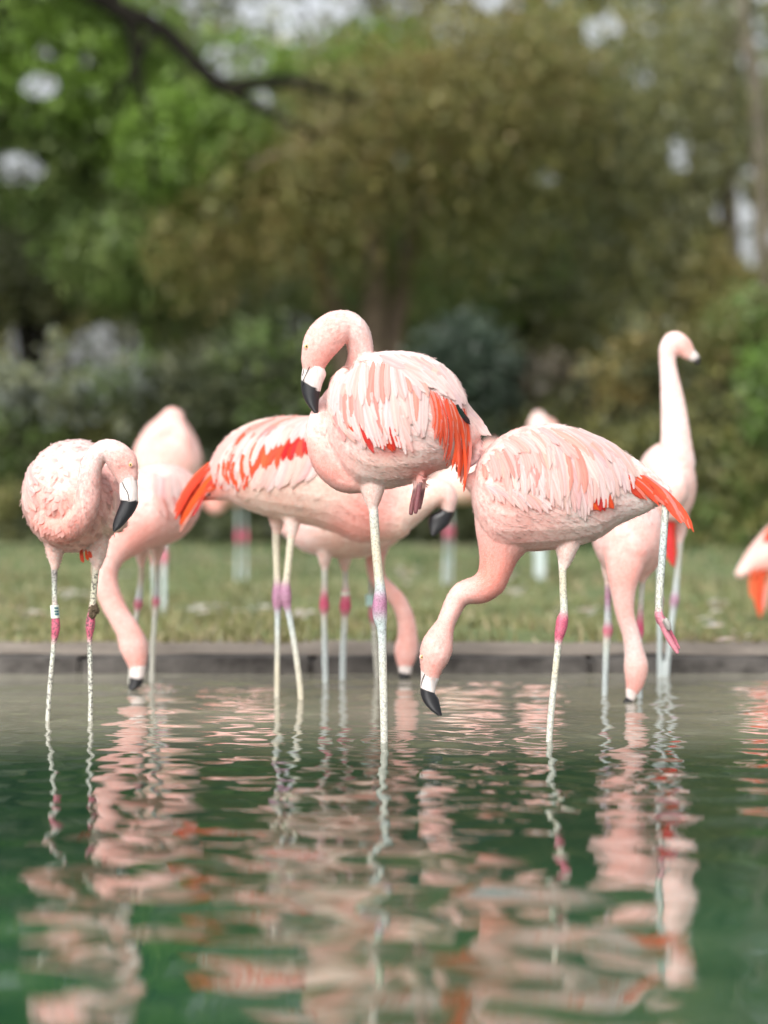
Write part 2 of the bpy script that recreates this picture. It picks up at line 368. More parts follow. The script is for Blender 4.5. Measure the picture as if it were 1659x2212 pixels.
    if 'eye' in spec:
        ex, ey, er, dy = spec['eye']; hp = hit(ex, ey); ctr = hp if hp else Vector(P(ex, ey, Y+dy))
        def ball(name, c, r, mat, par, sy=.6):
            bm = bmesh.new(); bmesh.ops.create_uvsphere(bm, u_segments=14, v_segments=9, radius=r); me2 = bpy.data.meshes.new(name)
            bmesh.ops.scale(bm, vec=(1, sy, 1.1), verts=bm.verts); bmesh.ops.translate(bm, vec=c, verts=bm.verts); bm.to_mesh(me2); bm.free(); me2.materials.append(mat)
            me2.polygons.foreach_set('use_smooth', np.ones(len(me2.polygons), bool))
            e = bpy.data.objects.new(name, me2); C.objects.link(e); e.parent = par; e.matrix_parent_inverse = Matrix.Translation(-Vector(root.location)); return e
        lid = ball('eyelid', ctr, er*1.55*u, M_BODY, root, .45); set_cols(lid.data, np.tile(COL['Q'], (len(lid.data.vertices), 1)))
        eb = ball('eye', ctr+Vector((0, -er*.25*u, 0)), er*u, M_EYE, root); pu = ball('pupil', ctr+Vector((0, -er*.66*u, 0)), er*.52*u, M_PUPIL, eb); pu.matrix_parent_inverse = Matrix.Identity(4)
    # ---- leg bands, mud
    for (x1, y1, x2, y2, r, dy, mt, txt) in spec.get('bands', []):
        cen, A, Bv, ra, rb, col, T = resolve(dict(k='t', pts=[(x1, y1, r, 1, dy, 'W'), (x2, y2, r, 1, dy, 'W')], n=4, ax=False), Y)
        V, Fc = ring_loft(cen, A, Bv, ra, rb, 20, caps=False); b = mesh_obj('leg_band', V, Fc, mt, root, smooth=False)
        if txt:
            for q in (.25, .5, .72):
                cx, cy = x1+(x2-x1)*q, y1+(y2-y1)*q
                V, Fc = [], []
                for k in range(5):
                    th = math.radians(-12+k*14)
                    for e in (-2.2, 2.2):
                        p0 = P(cx, cy+e, Y+dy); V.append(p0+np.array((math.sin(th), -math.cos(th), 0))*(r*u+.0006))
                Fc = [(k*2, k*2+2, k*2+3, k*2+1) for k in range(4)]; mesh_obj('band_letter', V, Fc, M_INK, b)
    for (mx, my, mr, dy) in spec.get('mud', []):
        bm = bmesh.new(); bmesh.ops.create_icosphere(bm, subdivisions=4, radius=mr*u)
        from mathutils import noise as mn
        for v in bm.verts: v.co *= 1+.35*mn.noise(v.co*220)+.2*mn.noise(v.co*500); 
        bmesh.ops.translate(bm, vec=P(mx, my, Y+dy), verts=bm.verts); me2 = bpy.data.meshes.new('mud_clump'); bm.to_mesh(me2); bm.free(); me2.materials.append(M_MUD)
        e = bpy.data.objects.new('mud_clump', me2); C.objects.link(e); e.parent = root; e.matrix_parent_inverse = Matrix.Translation(-Vector(root.location))
    return root

def leg(pts, dy=0, speck=.25): return tube([(x, y, r, 1, dy, c) for x, y, r, c in pts], skin=True, speck=speck, n=4)
def zpx(z, Y): return HY+(H-z)*F/Y

# ================================================================== SETTING
EDGE = 7.07; BANK = .047
# ---- pond water: ripples as real relief
def build_water():
    xs = np.concatenate([np.linspace(-30, -2.2, 40)[:-1], np.linspace(-2.2, 2.2, 440), np.linspace(2.2, 30, 40)[1:]])
    ys = np.concatenate([np.linspace(-25, 1.8, 60)[:-1], np.linspace(1.8, EDGE+.02, 700)])
    Xg, Yg = np.meshgrid(xs, ys); Z = np.zeros_like(Xg); r = np.random.default_rng(3)
    def waves(n, l0, l1, slope, spread, amp):
        nonlocal Z
        for _ in range(n):
            lam = math.exp(r.uniform(math.log(l0), math.log(l1))); k = 2*math.pi/lam; th = math.pi/2+r.normal(0, spread); ph = r.uniform(0, 6.28)
            Z = Z+amp*slope/k/math.sqrt(n/2)*np.sin(k*(Xg*math.cos(th)+Yg*math.sin(th))+ph)
    # patches of stronger and weaker ripple
    mod = .75+.35*np.sin(Xg*1.7+1+Yg*.6)*np.sin(Yg*2.3+.4)+.2*np.sin(Xg*4.1-Yg*1.3)
    waves(34, .14, .40, WAVE[0], .5, 1); big = Z.copy(); Z = Z*0
    far = np.clip((Yg-2.0)/2.2, .25, 1); waves(34, .055, .16, WAVE[1], .72, 1); big += Z*far; Z = Z*0
    waves(18, .03, .05, WAVE[2], .8, 1); Z = big+Z*mod*far**2
    Z *= np.clip(mod, .35, 1.3)
    for (px, yy, am) in ((830,5.24,1), (1185,5.26,1), (105,5.70,.8), (197,5.70,.8), (597,6.27,.8), (651,6.27,.8), (302,6.5,1.3), (1309,6.29,.8), (1383,6.29,.8), (1343,6.14,1.3), (870,6.88,1.2), (281,6.67,.7)):
        rr = np.hypot(Xg-(px-CX)/F*yy, Yg-yy); Z = Z+am*.0011*np.sin(rr*2*math.pi/.055+px)*np.exp(-rr/.13)*np.clip(rr/.02, 0, 1)
    Z *= np.where((np.abs(Xg) < 2.4) & (Yg > 1.6), 1, .15)
    V = np.stack([Xg, Yg, Z], -1).reshape(-1, 3); nx = len(xs); ny = len(ys)
    i = (np.arange(ny-1)[:, None]*nx+np.arange(nx-1)[None]).ravel(); Q = np.stack([i, i+1, i+1+nx, i+nx], 1)
    m, n, l, b = newmat('pond_water')
    f = noise(n, l, .9, 3, mapped(n, l, (1, 1, 1)))
    deep = ramp(n, l, f, [(.3, (.012,.058,.026)), (.7, (.020,.085,.042))])
    tc = n.new('ShaderNodeTexCoord'); sp = n.new('ShaderNodeSeparateXYZ'); l.new(tc.outputs['Object'], sp.inputs[0])
    mr = n.new('ShaderNodeMapRange'); mr.inputs[1].default_value = 4.7; mr.inputs[2].default_value = 5.8; mr.interpolation_type = 'SMOOTHSTEP'; l.new(sp.outputs[1], mr.inputs[0])
    silt_haze = ramp(n, l, noise(n, l, 1.6, 4, mapped(n, l, (1, 1, 1))), [(.3, (.22,.215,.165)), (.7, (.30,.285,.225))])  # pale far band: silt tone with hazy reflection painted into base colour
    m2 = n.new('ShaderNodeMapRange'); m2.inputs[1].default_value = 2.9; m2.inputs[2].default_value = 3.9; m2.interpolation_type = 'SMOOTHSTEP'; l.new(sp.outputs[1], m2.inputs[0])
    deep = mixc(n, l, m2.outputs[0], deep, (.010, .038, .021))
    l.new(mixc(n, l, mr.outputs[0], deep, silt_haze), b.inputs['Base Color'])
    b.inputs['Roughness'].default_value = .03; b.inputs['IOR'].default_value = 4.2; b.inputs['Specular IOR Level'].default_value = .5
    o = tris_obj('water', V, Q, m, None, np.tile((.01,.06,.03), (len(V), 1))); tag(o, kind='structure')
WAVE = (.034, .030, .020)
build_water()

# ---- ground beyond the pond, one sheet to the horizon
def ground_mat():
    m, n, l, b = newmat('lawn_soil'); v = mapped(n, l, (1, 1, 1))
    f1 = noise(n, l, 1.3, 5, v); f2 = noise(n, l, 14, 4, v); f3 = noise(n, l, .45, 3, v)
    g = ramp(n, l, f1, [(.3, (.08,.12,.04)), (.5, (.14,.175,.06)), (.7, (.20,.21,.095))])
    g = mixc(n, l, 1, g, ramp(n, l, f2, [(.3, (.55,.55,.55)), (.7, (1.2,1.2,1.2))]), 'MULTIPLY')
    g = mixc(n, l, ramp(n, l, f3, [(.55, 0.0), (.68, .55)]), g, (.16,.13,.09))
    l.new(g, b.inputs['Base Color']); b.inputs['Roughness'].default_value = .95; bump(n, l, f2, .6, .03, b)
    return m
gx = np.concatenate([np.linspace(-300, -8, 12)[:-1], np.linspace(-8, 8, 60), np.linspace(8, 300, 12)[1:]])
gy = np.concatenate([np.linspace(7.43, 22, 60), np.linspace(24, 600, 14)])
GX, GY = np.meshgrid(gx, gy)
def gz(x, y): return .062+.012*np.sin(x*2.1+y)*np.sin(y*1.7)+np.clip(y-12, 0, 10)*.008
V = np.stack([GX, GY, gz(GX, GY)-np.where(GY < 7.5, .01, 0)], -1).reshape(-1, 3); nx = len(gx)
i = (np.arange(len(gy)-1)[:, None]*nx+np.arange(nx-1)[None]).ravel()
tag(tris_obj('ground', V, np.stack([i, i+1, i+1+nx, i+nx], 1), ground_mat(), None, np.tile((.1,.1,.05), (len(V), 1))), kind='structure')
# worn earth strip behind the kerb
def dirt_mat():
    m, n, l, b = newmat('bare_earth'); v = mapped(n, l, (1, 1, 1)); f1 = noise(n, l, 5, 5, v); f2 = noise(n, l, 60, 3, v)
    c = ramp(n, l, f1, [(.3, (.15,.125,.10)), (.7, (.27,.23,.19))]); c = mixc(n, l, .5, c, ramp(n, l, f2, [(.3, .5), (.7, 1.)]), 'MULTIPLY')
    l.new(c, b.inputs['Base Color']); b.inputs['Roughness'].default_value = .95; bump(n, l, f2, .5, .01, b); return m
xs = np.linspace(-20, 20, 160); rows = []
for q, yy in enumerate((7.22, 7.32, 7.42, 7.56, 7.75)):
    rows.append(np.stack([xs, np.full_like(xs, yy)+(.07*np.sin(xs*3.1+q)+.05*np.sin(xs*7.7) if q >= 3 else 0), np.full_like(xs, (.050, .060, .066, .070, .055)[q])+.004*np.sin(xs*9+q)], 1))
V = np.vstack(rows); i = (np.arange(4)[:, None]*160+np.arange(159)[None]).ravel()
tag(tris_obj('bank_earth', V, np.stack([i, i+1, i+161, i+160], 1), dirt_mat(), None, np.tile((.2,.17,.14), (len(V), 1))), kind='structure')
# kerb of stone blocks
kerb = empty('kerb', (0, EDGE+.08, 0)); tag(kerb, kind='structure')
m_k1 = plain('kerb_stone_dark', (.085,.079,.074), .85, .45, 14); m_k2 = plain('kerb_stone_brown', (.13,.115,.10), .85, .4, 14)
x = -9.0; kk = 0
while x < 9:
    wd = random.uniform(.55, .95); bm = bmesh.new(); bmesh.ops.create_cube(bm, size=1)
    bmesh.ops.scale(bm, vec=(wd-.005, .17+random.uniform(-.004, .004), .17), verts=bm.verts)
    bmesh.ops.bevel(bm, geom=bm.edges[:], offset=.012, segments=2, affect='EDGES')
    bmesh.ops.translate(bm, vec=(x+wd/2, EDGE+.085+random.uniform(-.004, .004), BANK-.085+random.uniform(-.004, .004)), verts=bm.verts)
    me = bpy.data.meshes.new('kerb_stone'); bm.to_mesh(me); bm.free(); me.materials.append(m_k1 if random.random() < .7 else m_k2)
    o = bpy.data.objects.new('kerb_stone', me); C.objects.link(o); o.parent = kerb; o.matrix_parent_inverse = Matrix.Translation(-kerb.location); x += wd
# grass blades
def grass():
    N = 42000; y = 7.5+11*rng.random(N)**1.6; x = rng.uniform(-.36, .36, N)*(y+1.5)
    clump = (np.sin(x*3.1+y*1.3)+np.sin(x*1.3-y*2.7)+np.sin(x*7+y*5)*.6); keep = clump > rng.normal(-.9, .8, N); x, y = x[keep], y[keep]; N = len(x)
    h = rng.uniform(.02, .055, N)*(1+.3*np.sin(x*2+y)); wd = rng.uniform(.004, .009, N)*(y/8); a = rng.uniform(0, 6.28, N); ln = rng.normal(0, .45, (N, 2))
    z = gz(x, y)-.004; d = np.stack([np.cos(a), np.sin(a), 0*a], 1)*wd[:, None]; p = np.stack([x, y, z], 1)
    V = np.stack([p-d, p+d, p+np.stack([ln[:, 0]*h, ln[:, 1]*h, h], 1)], 1).reshape(-1, 3)
    t = np.clip((y-7.5)/8, 0, 1)[:, None]; c = np.array((.21,.205,.085))*(1-t)+np.array((.075,.125,.05))*t
    c = c*rng.normal(1, .22, (N, 1)); dry = rng.random(N) < .22; c[dry] = np.array((.32,.27,.15))
    tag(tris_obj('grass', V, np.arange(N*3).reshape(-1, 3), M_GRASS, None, np.repeat(np.clip(c, .01, .5), 3, 0)), kind='stuff')
grass()
# shed feathers and droppings on the lawn
def litter():
    V, T, cl = [], [], []
    spots = [(660,1345,30,8), (1120,1290,26,10), (1530,1352,30,6), (1090,1255,30,14), (1560,1315,35,8), (150,1290,50,14), (440,1330,60,14), (870,1250,30,14), (1590,1390,30,4), (560,1330,40,8), (60,1330,40,8), (1240,1330,50,10), (300,1250,70,10)]
    for (sx, sy, sr, n) in spots:
        for _ in range(n):
            px, py = sx+random.gauss(0, sr*.5), sy+random.gauss(0, 7); Yd = (H-.07)*F/(py-HY); p = P(px, py, Yd); p[2] = gz(p[0], p[1])+.03
            a = random.uniform(0, 6.28); L = random.uniform(.02, .05); d = np.array((math.cos(a), math.sin(a), 0))*L; s = np.array((-math.sin(a), math.cos(a), 0))*L*.3
            b = len(V); V += [p-d, p+s+(0, 0, .012), p+d+(0, 0, .01), p-s+(0, 0, .006)]; T.append((b, b+1, b+2, b+3)); c = random.choice([(.66,.62,.58), (.62,.50,.46), (.55,.56,.54)]); cl += [c]*4
    tag(tris_obj('shed_feathers', V, T, M_FEATHER, None, cl), kind='stuff')
litter()

# ------------------------------------------------------------------ trees
GAPS = [(620,40,110,55,.78), (510,130,75,38,.78), (700,15,80,30,.78), (190,130,26,24,.8), (85,185,45,30,.93), (40,365,60,38,.9), (105,112,30,22,.75),
        (225,745,80,50,.93), (60,740,50,48,.93), (1580,450,40,50,.9), (1625,510,55,70,.88), (1300,70,45,40,.8), (1375,160,35,30,.65), (870,345,24,20,.72),
        (630,700,42,30,.85), (1180,385,36,18,.75), (565,215,30,20,.8), (1470,330,26,50,.85), (1625,110,30,80,.8), (120,790,60,36,.9), (1075,5,40,20,.8), (1610,370,40,40,.5)]
def leaves(clumps, sub=13, flat=.5):
    """clumps: (cx, cy, rx, ry, Y, depth radius m, n, leaf size m, colours)"""
    Vs, cs = [], []
    for (cx, cy, rx, ry, Y, rz, n, sz, cl) in clumps:
        c0 = P(cx, cy, Y); R = np.array((rx/F*Y, rz, ry/F*Y)); m = max(4, n//sub)
        n = int(n*1.5); sz = sz*.82; m = max(4, n//sub)
        q = rng.normal(0, 1, (m, 3)); q /= np.linalg.norm(q, axis=1)[:, None]; q *= rng.random((m, 1))**.45
        sc = c0+q*R; tone = rng.normal(1, .14, m); hue = rng.integers(len(cl), size=m)
        idx = rng.integers(m, size=n); p = sc[idx]+rng.normal(0, 1, (n, 3))*R.mean()*.17*np.array((.75, 1, 1.6) if flat < .4 else (1, 1, .8))
        px = CX+p[:, 0]/p[:, 1]*F; py = HY-(p[:, 2]-H)/p[:, 1]*F; keep = p[:, 2] > .05
        for (gx_, gy_, grx, gry, k) in GAPS:
            keep &= ~(((((px-gx_)/grx)**2+((py-gy_)/gry)**2) < 1) & (rng.random(n) < k))
        p = p[keep]; idx = idx[keep]; N = len(p)
        a = rng.normal(0, 1, (N, 3)); a /= np.linalg.norm(a, axis=1)[:, None]; b = rng.normal(0, 1, (N, 3)); b[:, 2] *= flat; b -= a*(a*b).sum(1)[:, None]; b /= np.linalg.norm(b, axis=1)[:, None]+1e-9
        s = sz*rng.uniform(.6, 1.4, (N, 1)); V = np.stack([p-a*s, p+b*s*.5, p+a*s, p-b*s*.5], 1).reshape(-1, 3)
        col = np.array(cl)[hue[idx]]*np.clip(tone[idx], .4, 1.9)[:, None]*rng.normal(1, .15, (N, 1))
        Vs.append(V); cs.append(np.repeat(np.clip(col, .004, .5), 4, 0))
    V = np.vstack(Vs); return V, np.arange(len(V)).reshape(-1, 4), np.vstack(cs)
def limbs(paths, nr=9):
    Vs, Fs, off = [], [], 0
    for pts in paths:     # (x, y, Y, radius m)
        rows = np.array([np.concatenate([P(x, y, Y), [r]]) for x, y, Y, r in pts]); R = crom(rows, 5); cen = R[:, :3]
        T = np.gradient(cen, axis=0); T /= np.linalg.norm(T, axis=1)[:, None]; ref = np.array((.13, 1, .21)); B = ref-T*(T@ref)[:, None]; B /= np.linalg.norm(B, axis=1)[:, None]; A = np.cross(T, B)
        rr = np.maximum(R[:, 3], .004)*(1+.06*np.sin(np.arange(len(R))*1.7)); V, Fc = ring_loft(cen, A, B, rr, rr, nr); Vs.append(V); Fs += [tuple(k+off for k in f) for f in Fc]; off += len(V)
    return np.vstack(Vs), Fs
def gpx(Y): return HY+(H-.07)*F/Y
def tree(name, label, cat, base, clumps, paths, bark, group=None, flat=.5):
    k = 1.38 if cat == 'tree' else 1.0
    clumps = [(a, b, c, d, Y*k, rz*k, int(n*(2.0 if k > 1 else 1.5)), sz*(1 if k > 1 else .8), cl) for a, b, c, d, Y, rz, n, sz, cl in clumps]
    paths = [[(x, y if y < 1150 else gpx(Y*k), Y*k, r*k) for x, y, Y, r in pt] for pt in paths]; base = (base[0], base[1]*k)
    bx, bY = base; root = empty(name, ((bx-CX)/F*bY, bY, gz((bx-CX)/F*bY, bY)), label, cat, group)
    if paths:
        V, Fc = limbs(paths); mesh_obj('trunk', V, Fc, bark, root)
    V, Q, cs = leaves(clumps, flat=flat); tris_obj('crown', V, Q, M_LEAF, root, cs); return root
BR = [(.16,.27,.04), (.11,.19,.035), (.21,.32,.07)]; OL = [(.20,.20,.06), (.15,.16,.055), (.24,.225,.085)]; RU = [(.235,.18,.065), (.20,.165,.06), (.18,.18,.06)]
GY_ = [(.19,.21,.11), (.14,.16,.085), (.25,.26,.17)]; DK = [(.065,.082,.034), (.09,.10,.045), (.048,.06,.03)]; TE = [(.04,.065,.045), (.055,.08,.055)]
MG = [(.11,.175,.045), (.09,.14,.04), (.15,.20,.06)]; LI = [(.15,.26,.05), (.10,.18,.035)]; BL = [(.26,.29,.27), (.11,.13,.09), (.18,.20,.18)]  # BL: whitish sky glints painted into the leaf colours

# far-off wood that reads as one mass
V, Q, cs = leaves([(x, y, 190, 190, random.uniform(40, 46), 3, (1500 if y > 600 else 850), .20, random.choice([OL, GY_, MG, OL, GY_])) for x in range(-500, 2300, 190) for y in (200, 430, 660, 880, 1080)]
                  + [(x, y, 300, 240, 46, 3, 700, .24, random.choice([OL, MG, GY_])) for x in range(-500, 2300, 300) for y in (-420, -120)])
tag(tris_obj('far_wood', V, Q, M_LEAF, None, cs), kind='stuff')

tg = 'trees behind the lawn'
g = gpx(19)
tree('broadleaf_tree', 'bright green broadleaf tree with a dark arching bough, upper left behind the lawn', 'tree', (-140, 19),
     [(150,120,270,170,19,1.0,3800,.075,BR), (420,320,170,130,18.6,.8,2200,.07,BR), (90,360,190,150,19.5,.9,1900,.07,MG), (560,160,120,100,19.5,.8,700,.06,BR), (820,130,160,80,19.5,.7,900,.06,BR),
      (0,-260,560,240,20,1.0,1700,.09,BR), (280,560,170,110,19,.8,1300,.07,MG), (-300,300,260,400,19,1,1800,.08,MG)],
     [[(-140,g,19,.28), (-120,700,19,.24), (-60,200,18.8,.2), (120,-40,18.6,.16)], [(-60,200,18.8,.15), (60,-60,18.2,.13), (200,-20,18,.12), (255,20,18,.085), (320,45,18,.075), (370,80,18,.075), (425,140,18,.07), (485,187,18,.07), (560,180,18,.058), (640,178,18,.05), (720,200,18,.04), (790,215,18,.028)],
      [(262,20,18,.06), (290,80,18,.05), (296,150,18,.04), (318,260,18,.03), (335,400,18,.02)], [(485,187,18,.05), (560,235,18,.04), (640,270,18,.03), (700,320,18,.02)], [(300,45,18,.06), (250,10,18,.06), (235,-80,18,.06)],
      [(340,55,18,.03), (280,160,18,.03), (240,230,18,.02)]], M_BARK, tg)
g = gpx(20)
tree('cypress_tree', 'olive and russet feathery tree with reddish multiple stems in the middle behind the lawn', 'tree', (815, 20),
     [(900,240,260,150,18.5,1,2600,.055,OL+RU), (640,430,230,130,18.5,.9,2400,.055,OL+RU), (1120,180,230,170,19,1,2400,.055,RU+OL), (450,540,140,90,18.5,.8,1000,.05,OL+RU), (1050,420,240,150,19.5,1,1900,.055,OL),
      (800,560,260,130,20.5,1,1500,.05,OL+MG), (900,-220,560,240,21,1.0,1700,.08,OL+RU), (760,330,160,100,18.2,.6,900,.05,RU+OL)],
     [[(790,g,20,.14), (800,800,20,.12), (812,600,20,.11), (808,400,20,.09), (850,150,20,.06)], [(842,g,20.2,.12), (845,800,20.2,.10), (872,600,20.2,.09), (920,420,20.2,.06), (1000,250,20,.04)],
      [(770,g,20,.10), (740,760,20,.10), (700,600,19.8,.08), (660,480,19.6,.06), (600,380,19.4,.03)], [(840,190,18.6,.03), (760,250,18.3,.03), (640,310,18.2,.025), (540,360,18.1,.02)],
      [(690,310,18.2,.02), (692,370,18.2,.02), (720,420,18.2,.015)]], M_BARKR, tg, flat=.3)
g = gpx(21)
tree('slender_tree', 'tall grey green tree with slim upright stems, right behind the lawn', 'tree', (1480, 21),
     [(1330,280,170,230,20,1,2200,.06,OL+GY_), (1530,260,130,330,20.5,1,2000,.06,OL+GY_), (1420,560,180,200,20.5,1,1900,.06,GY_+OL), (1560,650,120,160,20,.8,1300,.06,OL+RU), (1500,-220,460,240,22,1.0,1500,.08,OL+GY_), (1760,500,160,450,20.5,1,1500,.07,OL)],
     [[(1480,g,21,.09), (1490,700,21,.08), (1500,350,21,.07), (1520,0,21,.05)], [(1540,g,21,.08), (1560,700,21,.07), (1575,300,21,.06), (1600,-50,21,.05)], [(1600,g,20.6,.07), (1590,600,20.6,.06), (1570,250,20.6,.05), (1560,-50,20.6,.04)],
      [(1400,g,21,.07), (1370,760,21,.06), (1330,500,21,.05), (1270,330,21,.03)], [(1660,g,20,.08), (1640,300,20,.07), (1610,60,20,.07), (1600,-80,20,.06)]], M_BARKP, tg, flat=.25)
g = gpx(23)
tree('broadleaf_tree', 'grey green tree filling the gap right of the reddish stems', 'tree', (1150, 23),
     [(1180,520,260,180,23,1.2,2100,.075,GY_+MG), (1000,640,180,130,23,1,1200,.07,MG), (1290,720,170,130,23,1,1300,.07,GY_+OL), (600,640,220,120,23,1.2,1400,.07,GY_+MG)],
     [[(1150,g,23,.16), (1140,800,23,.13), (1160,600,23,.10), (1200,420,23,.06)], [(1145,760,23,.08), (1220,640,23,.06), (1300,520,23,.04)]], M_BARK, tg)
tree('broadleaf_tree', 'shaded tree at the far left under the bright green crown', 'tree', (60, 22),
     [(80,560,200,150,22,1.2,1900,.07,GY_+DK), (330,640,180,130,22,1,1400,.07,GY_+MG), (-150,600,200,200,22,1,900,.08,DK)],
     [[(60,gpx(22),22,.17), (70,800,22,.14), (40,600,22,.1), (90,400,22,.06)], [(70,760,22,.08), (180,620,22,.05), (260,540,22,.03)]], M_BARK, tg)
# shrubs along the back of the lawn
sg = 'shrubs along the back of the lawn'
def shrub(label, cl, Y, x):
    return tree('shrub', label, 'shrub', (x, Y), cl, [[(x-6, gpx(Y), Y, .03), (x-20, gpx(Y)-90, Y, .02), (x-35, gpx(Y)-170, Y, .012)], [(x+6, gpx(Y), Y, .03), (x+25, gpx(Y)-110, Y, .02), (x+40, gpx(Y)-190, Y, .01)]], M_BARK, sg)
shrub('bushy shrub left of the flamingos, sky glints painted as pale leaves', [(90,830,130,90,18.5,.7,1300,.06,BL+GY_), (220,800,110,90,18.5,.7,900,.06,BL+MG), (60,960,120,120,18.5,.6,1200,.06,MG+DK)], 18.5, 110)
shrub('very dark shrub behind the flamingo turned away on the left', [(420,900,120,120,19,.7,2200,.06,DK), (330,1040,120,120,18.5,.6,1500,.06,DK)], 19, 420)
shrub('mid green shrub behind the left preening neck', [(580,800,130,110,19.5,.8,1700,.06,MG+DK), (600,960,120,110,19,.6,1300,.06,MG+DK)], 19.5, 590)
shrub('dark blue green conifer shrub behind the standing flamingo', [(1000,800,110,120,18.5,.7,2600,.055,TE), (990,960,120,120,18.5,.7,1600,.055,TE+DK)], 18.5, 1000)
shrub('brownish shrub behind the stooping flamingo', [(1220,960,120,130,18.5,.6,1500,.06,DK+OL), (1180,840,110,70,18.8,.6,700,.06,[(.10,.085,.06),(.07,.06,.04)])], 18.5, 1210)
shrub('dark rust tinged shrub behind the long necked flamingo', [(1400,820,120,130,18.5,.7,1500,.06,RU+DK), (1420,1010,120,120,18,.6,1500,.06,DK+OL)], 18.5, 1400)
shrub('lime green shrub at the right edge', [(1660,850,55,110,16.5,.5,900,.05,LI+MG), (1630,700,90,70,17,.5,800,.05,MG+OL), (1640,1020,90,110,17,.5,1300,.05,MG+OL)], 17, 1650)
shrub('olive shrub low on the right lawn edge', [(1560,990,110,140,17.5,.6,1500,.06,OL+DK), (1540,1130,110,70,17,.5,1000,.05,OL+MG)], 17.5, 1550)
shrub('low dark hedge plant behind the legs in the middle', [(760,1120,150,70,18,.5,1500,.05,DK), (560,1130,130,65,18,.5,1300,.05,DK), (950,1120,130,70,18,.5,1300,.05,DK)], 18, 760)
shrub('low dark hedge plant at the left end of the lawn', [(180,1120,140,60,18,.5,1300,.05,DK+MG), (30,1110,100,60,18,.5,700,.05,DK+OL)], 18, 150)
shrub('low hedge plant behind the curved feeding neck', [(1150,1120,130,65,18,.5,1200,.05,DK), (1320,1130,120,60,18,.5,1100,.05,DK)], 18, 1240)

